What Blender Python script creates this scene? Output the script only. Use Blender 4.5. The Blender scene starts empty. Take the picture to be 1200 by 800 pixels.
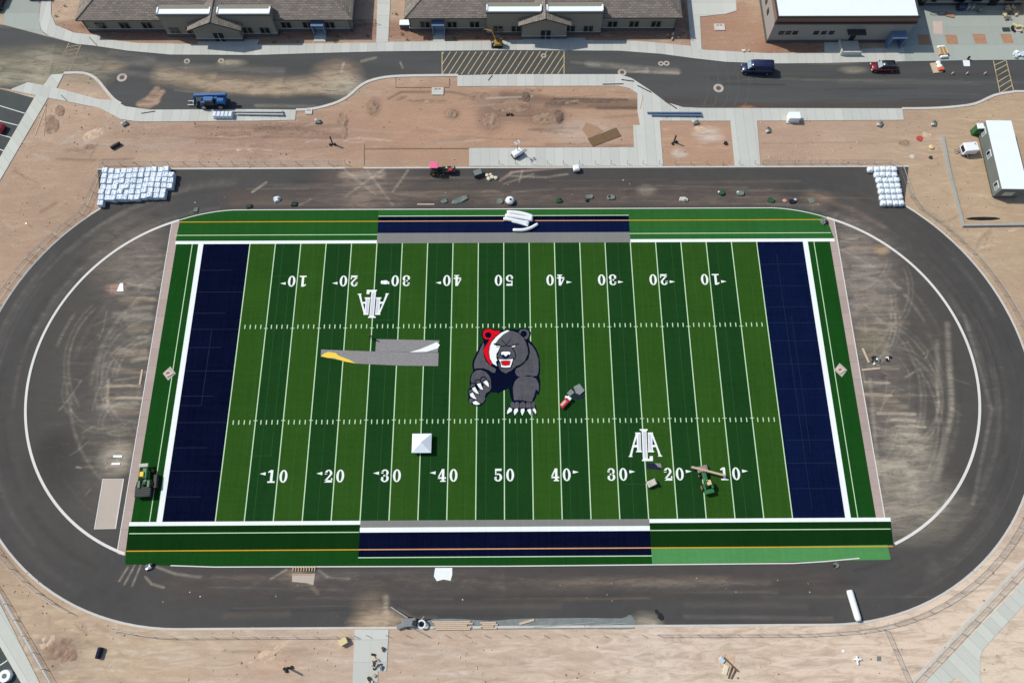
import bpy, bmesh, math, random
import numpy as np
from mathutils import Vector, Matrix, geometry
random.seed(7)
rnd = random.Random(11)
SC = bpy.context.scene
COL = SC.collection
R_ = math.radians
# ------------------------------------------------------------------ camera
CAM = Vector((.7498, -36.1975, 118.6616))
ROT = (.3382, -.0031, -.0062)
FPX = 856.78
from mathutils import Euler
RM = Euler(ROT, 'XYZ').to_matrix()
def P(x, y, z=0.0):
    d = RM @ Vector(((x-600)/FPX, -(y-400)/FPX, -1))
    t = (z-CAM.z)/d.z
    p = CAM + t*d
    return Vector((p.x, p.y))
def P3(x, y, z=0.0):
    p = P(x, y, z); return Vector((p.x, p.y, z))
def ang(a, b):
    p, q = P(*a), P(*b); return math.atan2(q.y-p.y, q.x-p.x)
cd = bpy.data.cameras.new('camera'); cam = bpy.data.objects.new('camera', cd); COL.objects.link(cam)
cam.location = CAM; cam.rotation_euler = ROT
cd.sensor_width = 36; cd.lens = 36*FPX/1200; cd.clip_start = 1; cd.clip_end = 3000
SC.camera = cam
# ------------------------------------------------------------------ light
SUNV = Vector((-.85, .38, 1.0)).normalized()
w = bpy.data.worlds.new('World'); SC.world = w; w.use_nodes = True
nt = w.node_tree; nt.nodes.clear()
sky = nt.nodes.new('ShaderNodeTexSky'); sky.sky_type = 'NISHITA'; sky.sun_disc = False
sky.sun_elevation = math.asin(SUNV.z); sky.sun_rotation = math.atan2(SUNV.x, SUNV.y) % (2*math.pi)
sky.altitude = 400; sky.dust_density = 1.5
bg = nt.nodes.new('ShaderNodeBackground'); bg.inputs[1].default_value = .115
wo = nt.nodes.new('ShaderNodeOutputWorld')
nt.links.new(sky.outputs[0], bg.inputs[0]); nt.links.new(bg.outputs[0], wo.inputs[0])
sl = bpy.data.lights.new('sun', 'SUN'); sl.energy = 3.45; sl.angle = R_(.53); sl.color = (1, .96, .9)
so = bpy.data.objects.new('sun', sl); COL.objects.link(so); so.location = (-60, 30, 150)
so.rotation_euler = (-SUNV).to_track_quat('-Z', 'Y').to_euler()
vs = SC.view_settings; vs.view_transform = 'Standard'; vs.look = 'None'; vs.gamma = 1; vs.exposure = 0.1
try: vs.use_curve_mapping = False
except Exception: pass
# ------------------------------------------------------------------ materials
def S(r, g, b):
    def f(c):
        c /= 255.
        return c/12.92 if c <= .04045 else ((c+.055)/1.055)**2.4
    return (f(r), f(g), f(b), 1)
MATS = {}
class NG:
    def __init__(s, name):
        s.m = bpy.data.materials.new(name); s.m.use_nodes = True
        s.t = s.m.node_tree; s.b = s.t.nodes['Principled BSDF']; s.out = s.t.nodes['Material Output']
    def n(s, typ, **kw):
        o = s.t.nodes.new(typ)
        for k, v in kw.items():
            if k in ('operation', 'blend_type', 'data_type', 'attribute_name', 'wave_type', 'bands_direction', 'noise_dimensions', 'feature', 'vector_type', 'interpolation_type'): setattr(o, k, v)
        return o
    def l(s, a, b): s.t.links.new(a, b)
    def obj(s, scale=(1, 1, 1), rot=0, world=True):
        g = s.n('ShaderNodeNewGeometry') if world else s.n('ShaderNodeTexCoord')
        mp = s.n('ShaderNodeMapping'); mp.inputs['Scale'].default_value = scale; mp.inputs['Rotation'].default_value = (0, 0, rot)
        s.l(g.outputs['Position'] if world else g.outputs['Object'], mp.inputs[0]); return mp.outputs[0]
    def noise(s, vec, scale, detail=4, rough=.6, dist=0):
        o = s.n('ShaderNodeTexNoise'); o.inputs['Scale'].default_value = scale; o.inputs['Detail'].default_value = detail
        o.inputs['Roughness'].default_value = rough; o.inputs['Distortion'].default_value = dist
        s.l(vec, o.inputs['Vector']); return o.outputs['Fac']
    def rng(s, v, a, b, c, d):
        o = s.n('ShaderNodeMapRange'); 
        for i, x in zip((1, 2, 3, 4), (a, b, c, d)): o.inputs[i].default_value = x
        s.l(v, o.inputs[0]); return o.outputs[0]
    def math(s, op, a, b=None, c=None):
        o = s.n('ShaderNodeMath', operation=op)
        for i, x in enumerate((a, b, c)):
            if x is None: continue
            if isinstance(x, (int, float)): o.inputs[i].default_value = x
            else: s.l(x, o.inputs[i])
        return o.outputs[0]
    def mix(s, fac, a, b, bt='MIX'):
        o = s.n('ShaderNodeMix', data_type='RGBA', blend_type=bt)
        for k, x in ((0, fac), (6, a), (7, b)):
            if isinstance(x, (int, float)): o.inputs[k].default_value = x
            elif isinstance(x, tuple): o.inputs[k].default_value = x
            else: s.l(x, o.inputs[k])
        return o.outputs[2]
    def bump(s, h, st, dist=.05):
        o = s.n('ShaderNodeBump'); o.inputs['Strength'].default_value = st; o.inputs['Distance'].default_value = dist
        s.l(h, o.inputs['Height']); s.l(o.outputs[0], s.b.inputs['Normal'])
    def fin(s, col, rough=.8, spec=None, metal=0):
        if isinstance(col, tuple): s.b.inputs['Base Color'].default_value = col
        else: s.l(col, s.b.inputs['Base Color'])
        if isinstance(rough, (int, float)): s.b.inputs['Roughness'].default_value = rough
        else: s.l(rough, s.b.inputs['Roughness'])
        s.b.inputs['Metallic'].default_value = metal
        if spec is not None: s.b.inputs['Specular IOR Level'].default_value = spec
        return s.m
def dk(c, k): return (c[0]*k, c[1]*k, c[2]*k, 1)
def simple(name, col, rough=.6, metal=0, var=.12, scale=3., bump=0, spec=None):
    """plain surface with dirt-like variation of tone"""
    g = NG(name); v = g.obj(world=False)
    n1 = g.noise(v, scale, 5, .65); n2 = g.noise(v, scale*6, 3, .6)
    f = g.math('ADD', g.math('MULTIPLY', n1, .65), g.math('MULTIPLY', n2, .35))
    c = g.mix(g.rng(f, .3, .7, 0, 1), dk(col, 1-var*1.6), dk(col, 1+var))
    if bump: g.bump(n2, bump, .03)
    MATS[name] = g.fin(c, rough, spec, metal); return MATS[name]
def concrete(name, col, jx=0, jy=0, rot=0, var=.12):
    g = NG(name); v = g.obj()
    n1 = g.noise(v, .12, 4, .6); n2 = g.noise(v, 1.1, 5, .7); n3 = g.noise(v, 14, 3, .6)
    f = g.math('ADD', g.math('MULTIPLY', n1, .45), g.math('ADD', g.math('MULTIPLY', n2, .4), g.math('MULTIPLY', n3, .15)))
    c = g.mix(g.rng(f, .35, .65, 0, 1), dk(col, 1-var*1.3), dk(col, 1+var))
    if jx or jy:
        sp = g.n('ShaderNodeSeparateXYZ'); g.l(g.obj(rot=rot), sp.inputs[0])
        for k, j in ((0, jx), (1, jy)):
            if not j: continue
            q = g.math('FRACT', g.math('DIVIDE', sp.outputs[k], j))
            ln = g.math('LESS_THAN', g.math('ABSOLUTE', g.math('SUBTRACT', q, .5)), .045/j)
            cell = g.n('ShaderNodeTexWhiteNoise'); cell.noise_dimensions = '1D'
            g.l(g.math('FLOOR', g.math('ADD', g.math('DIVIDE', sp.outputs[k], j), .5)), cell.inputs['W'])
            c = g.mix(.5, c, g.mix(cell.outputs[0], dk(col, .86), dk(col, 1.1)))
            c = g.mix(g.math('MULTIPLY', ln, .3), c, dk(col, .3))
    g.bump(n3, .25, .01)
    MATS[name] = g.fin(c, .85, .3); return g.m
def asphalt(name, col, var=.14, sx=1, sy=1, rough=.86):
    g = NG(name); v = g.obj(scale=(sx, sy, 1)); u = g.obj()
    n1 = g.noise(v, .05, 5, .6); n2 = g.noise(v, .5, 6, .7, .4); n3 = g.noise(u, 9, 4, .8)
    f = g.math('ADD', g.math('MULTIPLY', n1, .45), g.math('ADD', g.math('MULTIPLY', n2, .35), g.math('MULTIPLY', n3, .2)))
    c = g.mix(g.rng(f, .36, .64, 0, 1), dk(col, 1-var), dk(col, 1+var*1.3))
    vo = g.n('ShaderNodeTexVoronoi'); vo.inputs['Scale'].default_value = 1.1; g.l(u, vo.inputs[0])
    pat = g.math('GREATER_THAN', g.noise(u, .13, 3), .54)
    spk = g.math('MULTIPLY', g.math('LESS_THAN', vo.outputs['Distance'], .055), pat)
    c = g.mix(g.math('MULTIPLY', spk, .55), c, S(170, 162, 150))
    g.bump(n3, .3, .012)
    MATS[name] = g.fin(c, rough, .25); return g.m
def turf(name, col, var=.12):
    g = NG(name); v = g.obj(scale=(1, .06, 1)); h = g.obj(scale=(.1, 1, 1)); u = g.obj()
    n1 = g.noise(v, 1.6, 4, .7); n2 = g.noise(h, 1.1, 5, .8); n3 = g.noise(u, .12, 3, .6); n4 = g.noise(g.obj(scale=(1, .45, 1)), 4.5, 5, .8)
    f = g.math('ADD', g.math('MULTIPLY', n1, .25), g.math('ADD', g.math('MULTIPLY', n2, .2), g.math('ADD', g.math('MULTIPLY', n3, .17), g.math('MULTIPLY', n4, .38))))
    c = g.mix(g.rng(f, .38, .62, 0, 1), dk(col, 1-var), (col[0]*(1+var*1.5), col[1]*(1+var), col[2]*(1+var), 1))
    g.bump(n4, .5, .03)
    MATS[name] = g.fin(c, 1, .0); return g.m
def turfmat(name, rgb, var=.12): return turf(name, S(*rgb), var)
# ------------------------------------------------------------------ mesh builder
class MB:
    def __init__(s): s.v = []; s.f = []; s.mi = []; s.ms = []; s.cur = 0; s.sm = []; s.smooth = False
    def m(s, name, smooth=False):
        if name not in s.ms: s.ms.append(name)
        s.cur = s.ms.index(name); s.smooth = smooth; return s
    def face(s, idx): s.f.append(tuple(idx)); s.mi.append(s.cur); s.sm.append(s.smooth)
    def add(s, vs, fs):
        o = len(s.v); s.v += [tuple(v) for v in vs]
        for f in fs: s.face([i+o for i in f])
        return s
    def box(s, c, sz, rz=0, ry=0, rx=0, taper=1, bev=0):
        hx, hy, hz = sz[0]/2, sz[1]/2, sz[2]/2
        M = Euler((rx, ry, rz)).to_matrix(); c = Vector(c)
        b = min(bev, hx*.9, hy*.9, hz*.9)
        if not b:
            vs = [c+M@Vector((x*hx*(taper if z > 0 else 1), y*hy*(taper if z > 0 else 1), z*hz)) for z in (-1, 1) for y in (-1, 1) for x in (-1, 1)]
            return s.add(vs, [(0, 2, 3, 1), (4, 5, 7, 6), (0, 1, 5, 4), (2, 6, 7, 3), (0, 4, 6, 2), (1, 3, 7, 5)])
        rings = []
        for z, ins in ((-hz, b), (-hz+b, 0), (hz-b, 0), (hz, b)):
            k = taper if z > 0 else 1
            X, Y = hx*k-ins, hy*k-ins; e = b*.7
            rings.append([(X-e, -Y), (X, -Y+e), (X, Y-e), (X-e, Y), (-X+e, Y), (-X, Y-e), (-X, -Y+e), (-X+e, -Y)])
        vs = [c+M@Vector((p[0], p[1], z)) for r, z in zip(rings, (-hz, -hz+b, hz-b, hz)) for p in r]
        fs = [tuple(range(7, -1, -1)), tuple(range(24, 32))]
        for k in range(3):
            for i in range(8):
                j = (i+1) % 8; fs.append((k*8+i, k*8+j, k*8+8+j, k*8+8+i))
        return s.add(vs, fs)
    def cyl(s, p0, p1, r, r2=None, n=10, cap=True):
        r2 = r if r2 is None else r2
        p0, p1 = Vector(p0), Vector(p1); d = (p1-p0).normalized()
        a = d.orthogonal().normalized(); b = d.cross(a)
        vs = []
        for p, q in ((p0, r), (p1, r2)):
            for i in range(n):
                t = 2*math.pi*i/n; vs.append(p+q*(math.cos(t)*a+math.sin(t)*b))
        fs = [(i, (i+1) % n, n+(i+1) % n, n+i) for i in range(n)]
        if cap: fs += [tuple(range(n-1, -1, -1)), tuple(range(n, 2*n))]
        return s.add(vs, fs)
    def tube(s, pts, r, n=6):
        for a, b in zip(pts[:-1], pts[1:]): s.cyl(a, b, r, n=n)
        return s
    def prism(s, poly, z0, z1):
        n = len(poly)
        ar = sum(poly[i][0]*poly[(i+1) % n][1]-poly[(i+1) % n][0]*poly[i][1] for i in range(n))
        if ar < 0: poly = poly[::-1]
        tr = geometry.tessellate_polygon([[Vector((p[0], p[1], 0)) for p in poly]])
        vs = [(p[0], p[1], z1) for p in poly]
        fs = []
        for t in tr:
            a, b, c = [Vector(poly[i][:2]) for i in t]
            fs.append(t if (b-a).cross(c-a) > 0 else t[::-1])
        if z0 is not None:
            vs += [(p[0], p[1], z0) for p in poly]
            fs += [(i, n+i, n+(i+1) % n, (i+1) % n) for i in range(n)]
        return s.add(vs, fs)
    def sheet(s, poly, z): return s.prism(poly, None, z)
    def loft(s, rings, cap=True):
        n = len(rings[0]); vs = [v for r in rings for v in r]; fs = []
        for k in range(len(rings)-1):
            for i in range(n):
                j = (i+1) % n; fs.append((k*n+i, k*n+j, (k+1)*n+j, (k+1)*n+i))
        if cap: fs += [tuple(range(n-1, -1, -1)), tuple(range((len(rings)-1)*n, len(rings)*n))]
        return s.add(vs, fs)
    def ball(s, c, r, sz=1, n=8, m=5, jit=0, rg=rnd):
        rings = []
        for k in range(m+1):
            t = math.pi*(k+.02)/(m+.04); q = r*math.sin(t); z = -r*math.cos(t)*sz
            rings.append([(c[0]+q*math.cos(2*math.pi*i/n)*(1+rg.uniform(-jit, jit)), c[1]+q*math.sin(2*math.pi*i/n)*(1+rg.uniform(-jit, jit)), c[2]+z) for i in range(n)])
        return s.loft(rings)
    def build(s, name, parent=None, recalc=True):
        me = bpy.data.meshes.new(name)
        me.from_pydata(s.v, [], s.f)
        for k in s.ms: me.materials.append(MATS[k])
        me.polygons.foreach_set('material_index', s.mi)
        me.polygons.foreach_set('use_smooth', s.sm)
        if recalc:
            bm = bmesh.new(); bm.from_mesh(me); bmesh.ops.recalc_face_normals(bm, faces=bm.faces); bm.to_mesh(me); bm.free()
        me.update()
        o = bpy.data.objects.new(name, me); COL.objects.link(o)
        if parent: o.parent = parent
        return o
def thing(name, label, cat, loc=(0, 0, 0), rz=0, group=None):
    o = bpy.data.objects.new(name, None); COL.objects.link(o); o.empty_display_size = .3
    o.location = (loc[0], loc[1], loc[2] if len(loc) > 2 else 0); o.rotation_euler = (0, 0, rz)
    o['label'] = label; o['category'] = cat
    if group: o['group'] = group
    return o
def tag(o, label, cat, group=None):
    o['label'] = label; o['category'] = cat
    if group: o['group'] = group
    return o
def struct(mb, name):
    o = mb.build(name, None, recalc=False); o['kind'] = 'structure'; return o
def copy_tree(root, loc, rz, label, group=None):
    r = root.copy(); COL.objects.link(r); r.location = loc; r.rotation_euler = (0, 0, rz); r['label'] = label
    if group: r['group'] = group
    def rec(a, b):
        for ch in [c for c in a.children]:
            d = ch.copy(); COL.objects.link(d); d.parent = b; rec(ch, d)
    rec(root, r); return r
def px(pts, z=0): return [tuple(P(x, y, z)) for x, y in pts]
def ribbon(pts, wid, closed=False):
    """centre line (world xy) -> list of quads as (left,right) offset points"""
    L, Rr = [], []; n = len(pts)
    for i in range(n):
        a = Vector(pts[(i-1) % n if closed else max(i-1, 0)][:2]); b = Vector(pts[(i+1) % n if closed else min(i+1, n-1)][:2])
        d = (b-a).normalized(); nn = Vector((-d.y, d.x))*wid/2; p = Vector(pts[i][:2])
        L.append(p+nn); Rr.append(p-nn)
    return L, Rr
def strip(mb, pts, wid, z0, z1, closed=False):
    L, Rr = ribbon(pts, wid, closed); n = len(pts)
    vs = [(p.x, p.y, z1) for p in L]+[(p.x, p.y, z1) for p in Rr]
    if z0 is not None: vs += [(p.x, p.y, z0) for p in L]+[(p.x, p.y, z0) for p in Rr]
    fs = []
    for i in range(n if closed else n-1):
        j = (i+1) % n
        fs.append((i, n+i, n+j, j))
        if z0 is not None: fs += [(2*n+i, i, j, 2*n+j), (n+i, 3*n+i, 3*n+j, n+j)]
    if z0 is not None and not closed: fs += [(0, 2*n, 3*n, n), (n-1, 2*n-1, 4*n-1, 3*n-1)]
    mb.add(vs, fs); return mb
def smooth(pts, k=4):
    """Catmull-Rom through points"""
    out = []; n = len(pts); pts = [Vector(p) for p in pts]
    for i in range(n-1):
        p0, p1, p2, p3 = pts[max(i-1, 0)], pts[i], pts[i+1], pts[min(i+2, n-1)]
        for j in range(k):
            t = j/k
            out.append(.5*((2*p1)+(p2-p0)*t+(2*p0-5*p1+4*p2-p3)*t*t+(3*p1-p0-3*p2+p3)*t**3))
    out.append(pts[-1]); return [tuple(p) for p in out]
def arc(cx, cy, r, a0, a1, n): return [(cx+r*math.cos(a0+(a1-a0)*i/n), cy+r*math.sin(a0+(a1-a0)*i/n)) for i in range(n+1)]
ORD = ['first', 'second', 'third', 'fourth', 'fifth', 'sixth', 'seventh', 'eighth', 'ninth', 'tenth', 'eleventh', 'twelfth', 'thirteenth', 'fourteenth']
# ------------------------------------------------------------------ palette
def dirtmat():
    g = NG('dirt'); v = g.obj(); w2 = g.obj(scale=(.35, 1, 1), rot=.1)
    n0 = g.noise(v, .018, 3, .5); n1 = g.noise(v, .09, 6, .65, .6); n2 = g.noise(w2, .45, 8, .72, .5); n3 = g.noise(v, 3.2, 6, .75); n4 = g.noise(v, 14, 3, .7)
    c = g.mix(g.rng(n0, .35, .65, 0, 1), S(180, 152, 128), S(197, 170, 146))
    c = g.mix(g.math('MULTIPLY', g.rng(n1, .38, .66, 0, 1), .55), c, S(152, 132, 112))
    c = g.mix(g.math('MULTIPLY', g.rng(n2, .48, .7, 0, 1), .65), c, S(208, 188, 160))
    c = g.mix(g.math('MULTIPLY', g.rng(n3, .5, .7, 0, 1), .5), c, S(128, 104, 88))
    c = g.mix(g.math('MULTIPLY', g.rng(n4, .6, .75, 0, 1), .3), c, S(215, 192, 170))
    h = g.math('ADD', g.math('MULTIPLY', n2, .6), g.math('ADD', g.math('MULTIPLY', n3, .5), g.math('MULTIPLY', n4, .25)))
    g.bump(h, .8, .2)
    MATS['dirt'] = g.fin(c, .95, .15)
dirtmat()
asphalt('track_asphalt', S(71, 69, 66), .15); asphalt('road_asphalt', S(74, 75, 73), .2, sx=.12); asphalt('lot_asphalt', S(70, 74, 72), .2)
concrete('walk', S(190, 191, 181), 1.75, 0, var=.08); concrete('walk_big', S(192, 193, 183), 3.1, 3.1, var=.1); concrete('walk_diag', S(194, 196, 184), 1.6, 0, rot=-.72, var=.07)
concrete('plaza', S(160, 166, 156), 4.4, 4.4, var=.12)
concrete('kerb', S(196, 192, 182)); concrete('kerb_white', S(214, 212, 204), var=.06); concrete('strip', S(170, 152, 142), 0, 3, var=.14); concrete('gravel_strip', S(196, 176, 162), var=.1)
concrete('pit_sand', S(180, 168, 154), var=.06); concrete('wall_low', S(160, 160, 152))
turfmat('turf_dark', (26, 62, 27), .2); turfmat('turf_light', (44, 79, 27), .2); turfmat('turf_side', (24, 68, 25), .18); turfmat('turf_top', (44, 95, 44), .16); turfmat('turf_top_left', (34, 82, 33), .16)
turfmat('turf_pale', (76, 136, 78), .14); turfmat('turf_deep', (17, 50, 18), .18); turfmat('navy', (9, 15, 38), .45); turfmat('navy_right', (11, 22, 52), .35); turfmat('navy_top', (14, 24, 56), .3)  # side greens, here and above: roll differences, with view-angle nap sheen held in colour
turfmat('turf_white', (228, 234, 228), .06); turfmat('turf_line', (184, 212, 172), .08); turfmat('turf_grey', (124, 126, 120), .09); turfmat('turf_orange', (196, 152, 48), .1); turfmat('turf_orange_navy', (204, 152, 104), .1)
turfmat('bear_grey', (80, 82, 86), .34); turfmat('bear_red', (206, 20, 30), .08); turfmat('bear_navy', (9, 16, 36), .3); turfmat('logo_grey', (200, 200, 208), .05)
simple('white_paint', S(232, 234, 232), .5, var=.04); simple('yellow_line', S(200, 178, 130), .85, var=.25); simple('white_line', S(214, 220, 212), .8, var=.1)
simple('white_roof', S(232, 240, 242), .6, var=.03, scale=.4); simple('stucco', S(132, 127, 114), .9, var=.06, scale=1.5, bump=.15); simple('stone', S(88, 84, 80), .9, var=.25, scale=4, bump=.4)
simple('trim', S(190, 190, 186), .7, var=.05); simple('fascia', S(52, 56, 52), .7); simple('glass_dark', S(22, 26, 28), .12, spec=.6, var=.3); simple('glass_pane', S(150, 170, 180), .08, var=.2)
simple('stucco_tan', S(176, 158, 132), .9, var=.06, bump=.15); simple('stucco_grey', S(150, 146, 138), .9, var=.06); simple('stucco_brown', S(128, 98, 84), .9, var=.06)
simple('blue_grey', S(100, 122, 150), .5, var=.1); simple('black', S(22, 23, 24), .6, var=.3); simple('rubber', S(26, 26, 26), .9, var=.25); simple('steel', S(150, 155, 158), .4, .6, var=.1)
simple('galv', S(168, 172, 170), .5, .35, var=.08); simple('wood', S(198, 176, 148), .85, var=.16, scale=5); simple('wood_pink', S(198, 176, 154), .85, var=.1); simple('plywood', S(112, 88, 60), .9, var=.1, scale=2)
simple('yellow', S(172, 134, 52), .6, var=.2); simple('yellow_bright', S(236, 196, 40), .55, var=.08); simple('pale_yellow', S(212, 196, 140), .6, var=.08); simple('green_paint', S(38, 104, 56), .45, var=.15); simple('tractor_green', S(44, 112, 62), .5, var=.15)
simple('blue_paint', S(26, 92, 150), .5, var=.25); simple('red_paint', S(196, 36, 42), .5, var=.12); simple('pink_paint', S(228, 100, 140), .6, var=.06); simple('orange_paint', S(214, 104, 60), .6, var=.1)
simple('plastic_wrap', S(216, 226, 234), .35, var=.2, scale=5, bump=.9); simple('wrap_side', S(186, 204, 218), .35, var=.15, scale=4, bump=.6); simple('sack', S(228, 236, 238), .6, var=.06, scale=3, bump=.3)
simple('turf_back', S(112, 122, 112), .9, var=.2, scale=2, bump=.3); simple('turf_back_dark', S(50, 60, 54), .9, var=.3, scale=2, bump=.3); simple('turf_scrap_green', S(44, 86, 50), .95, var=.3, scale=3, bump=.5)
simple('turf_scrap_navy', S(16, 22, 48), .95, var=.3, scale=3, bump=.3); simple('turf_back_grey', S(128, 132, 130), .9, var=.12, scale=2.5); simple('turf_grey_pile', S(146, 143, 138), .95, var=.14, scale=1.3, bump=.3)
simple('tarp_grey', S(122, 128, 124), .5, var=.22, scale=1, bump=.4); simple('faded_board', S(160, 128, 102), .95, var=.1); simple('mud', S(122, 98, 80), .95, var=.2, bump=.5); simple('stone_pale', S(216, 208, 180), .9, var=.1)
simple('bin_red', S(190, 70, 58), .8, var=.25); simple('brick_soil', S(170, 130, 100), .95, var=.2, bump=.3); simple('skin', S(190, 140, 110), .7); simple('leaf', S(82, 92, 56), .9, var=.4, bump=.5)
simple('tan_canvas', S(196, 190, 176), .9, var=.15); simple('trailer_side', S(104, 112, 106), .7, var=.06, scale=1.5); simple('cone', S(206, 150, 130), .7, var=.2)
def paintcar(name, col):
    g = NG(name); v = g.obj(world=False); n = g.noise(v, 2.5, 4)
    c = g.mix(g.math('MULTIPLY', g.rng(n, .45, .7, 0, 1), .12), col, S(150, 140, 125))
    g.b.inputs['Coat Weight'].default_value = .6; g.b.inputs['Coat Roughness'].default_value = .08
    MATS[name] = g.fin(c, .35, .5, .3)
paintcar('car_navy', S(30, 38, 78)); paintcar('car_red', S(118, 20, 34)); paintcar('car_black', S(36, 40, 44)); paintcar('car_bright_red', S(150, 16, 28))
def shingle():
    g = NG('shingle'); sp = g.n('ShaderNodeSeparateXYZ'); g.l(g.obj(world=False), sp.inputs[0])
    br = g.n('ShaderNodeTexBrick'); u = g.obj(world=False)
    br.inputs['Scale'].default_value = 1; br.inputs['Brick Width'].default_value = .9; br.inputs['Row Height'].default_value = .42; br.inputs['Mortar Size'].default_value = .035; br.inputs['Mortar Smooth'].default_value = .5
    br.inputs['Color1'].default_value = S(144, 136, 124); br.inputs['Color2'].default_value = S(112, 106, 96); br.inputs['Mortar'].default_value = S(78, 74, 70); br.inputs['Bias'].default_value = 0
    g.l(u, br.inputs['Vector']); n = g.noise(u, .35, 5, .7); n2 = g.noise(u, 3, 3)
    c = g.mix(g.math('MULTIPLY', g.rng(n, .35, .7, 0, 1), .45), br.outputs[0], S(150, 132, 124))
    c = g.mix(g.math('MULTIPLY', g.rng(n2, .4, .7, 0, 1), .3), c, S(96, 92, 88))
    g.bump(br.outputs['Fac'], .5, -.04)
    MATS['shingle'] = g.fin(c, .9, .2)
    g = NG('shingle_side'); u = g.obj(world=False, rot=math.pi/2)
    br2 = g.n('ShaderNodeTexBrick')
    for k in ('Scale', 'Brick Width', 'Row Height', 'Mortar Size', 'Mortar Smooth', 'Color1', 'Color2', 'Mortar'): br2.inputs[k].default_value = br.inputs[k].default_value
    g.l(u, br2.inputs['Vector']); MATS['shingle_side'] = g.fin(g.mix(g.math('MULTIPLY', g.rng(g.noise(u, .5, 5), .4, .7, 0, 1), .4), br2.outputs[0], S(150, 136, 126)), .9, .2)
shingle()
def netmat():
    g = NG('chain_link'); tr = g.n('ShaderNodeBsdfTransparent'); mx = g.n('ShaderNodeMixShader')
    vo = g.noise(g.obj(), 20, 2)
    g.l(g.rng(vo, .3, .7, .06, .2), mx.inputs[0]); g.l(tr.outputs[0], mx.inputs[1])
    g.b.inputs['Base Color'].default_value = S(130, 134, 134); g.l(g.b.outputs[0], mx.inputs[2]); g.l(mx.outputs[0], g.out.inputs[0]); MATS['chain_link'] = g.m
netmat()
def dustmat():
    g = NG('dust'); a = g.n('ShaderNodeVertexColor'); a.layer_name = 'dust_vignette_col'
    tr = g.n('ShaderNodeBsdfTransparent'); mx = g.n('ShaderNodeMixShader')
    n1 = g.noise(g.obj(scale=(.22, 1, 1)), 1.0, 8, .7, .8); n2 = g.noise(g.obj(scale=(.5, 1, 1)), 4, 5, .7)
    k = g.math('MULTIPLY', g.rng(n1, .3, .7, .35, 1.5), g.rng(n2, .3, .7, .8, 1.2))
    al = g.math('MINIMUM', g.math('MULTIPLY', a.outputs['Alpha'], k), .93)
    g.l(al, mx.inputs[0]); g.l(tr.outputs[0], mx.inputs[1]); g.l(g.b.outputs[0], mx.inputs[2]); g.l(mx.outputs[0], g.out.inputs[0])
    c = g.mix(g.math('MULTIPLY', g.rng(n2, .4, .7, 0, 1), .18), a.outputs['Color'], (.12, .09, .07, 1))
    MATS['dust'] = g.fin(c, .95, .1)
dustmat()
# ================================================================== SETTING
gm = MB().m('dirt'); gm.add([(-1500, -1500, 0), (1500, -1500, 0), (1500, 1500, 0), (-1500, 1500, 0)], [(0, 1, 2, 3)]); struct(gm, 'ground')
# road ------------------------------------------------------------
north = [(-60, 22), (5, 29.5), (55, 43), (90, 52), (110, 54), (150, 60), (200, 64.5), (300, 65), (362, 63), (450, 60.7), (525, 60), (600, 59.3), (725, 60), (775, 63.7), (812, 68.7), (850, 73), (900, 75), (962, 74.5), (1025, 73), (1100, 71.7), (1200, 70), (1300, 69)]
south = [(1300, 107), (1200, 107.5), (1187, 108), (1165, 112), (1142, 122), (1112, 126), (1057, 127.5), (820, 127), (800, 126), (780, 120), (760, 105), (740, 92), (725, 87.5), (600, 87.5), (517, 88.7), (470, 89.5), (445, 92), (425, 99), (407, 114), (390, 122), (366, 128), (347, 129), (175, 129), (147, 125), (136, 117), (125, 107), (112, 92), (97, 86), (75, 86), (60, 88), (33, 97), (14, 105), (0, 103), (-70, 96)]
struct(MB().m('road_asphalt').sheet(px(north+south), .008), 'road')
mb = MB().m('lot_asphalt'); mb.sheet(px([(-60, 97), (0, 104.5), (14, 108), (41, 115.5), (0, 186), (-40, 255), (-120, 250)]), .012); mb.sheet(px([(-60, 740), (0, 757), (25, 800), (60, 870), (-60, 870)]), .012); struct(mb, 'parking_lot')
mb = MB().m('white_line')
for a, b in (((-30, 115), (29, 133)), ((-20, 137), (21, 147)), ((-20, 152), (13, 161.5)), ((-20, 168), (5, 177)), ((0, 779), (9, 773)), ((2, 800), (16, 789))):
    strip(mb, px([a, b]), .16, None, .016)
struct(mb, 'stall_lines')
# walks ------------------------------------------------------------
H = .1
WALKS = []
def walk(name, poly, mat, z): WALKS.append([tuple(p) for p in px(poly)]); return struct(MB().m(mat).prism(px(poly), 0, z), name)
walk('sidewalk', [(60, 17), (65.5, 30), (87, 39), (117, 42), (120, 46), (162, 51), (242, 52.5), (300, 53), (325, 52), (440, 50.7), (455, 49.7), (562, 48.7), (600, 47.5), (685, 47.5), (750, 48.7), (807, 54), (825, 59), (862, 61), (900, 63), (966, 62), (1006, 58), (1060, 55.5), (1200, 54), (1300, 53)]+[(1300, 69)]+north[::-1][1:-3]+[(58, 43), (49, 36), (46, 25), (49, 0), (60, 0)], 'walk', H)
walk('driveway_apron', [(10, -10), (12, 0), (5, 14), (5, 29.5), (56, 43), (48, 36), (45.5, 25), (48, -10)], 'plaza', .03)
walk('building_path', [(442.5, -6), (441, 50.5), (455, 49.5), (458, -6)], 'walk_big', H+.004)
walk('side_path', [(804, -8), (809, 45), (810, 55), (822, 59), (822, 57), (820, 20), (850, 17), (863, 13), (862, -8)], 'walk_big', H+.004)
walk('courtyard', [(1059, 55), (1066, 30), (1072, 5), (1195, 4), (1260, 40), (1260, 70), (1100, 71.5), (1060, 72.3)], 'plaza', H+.008)
walk('porch_walk', [(232, 47), (232, 54), (300, 56), (304, 47)], 'walk_big', H+.004)
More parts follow.
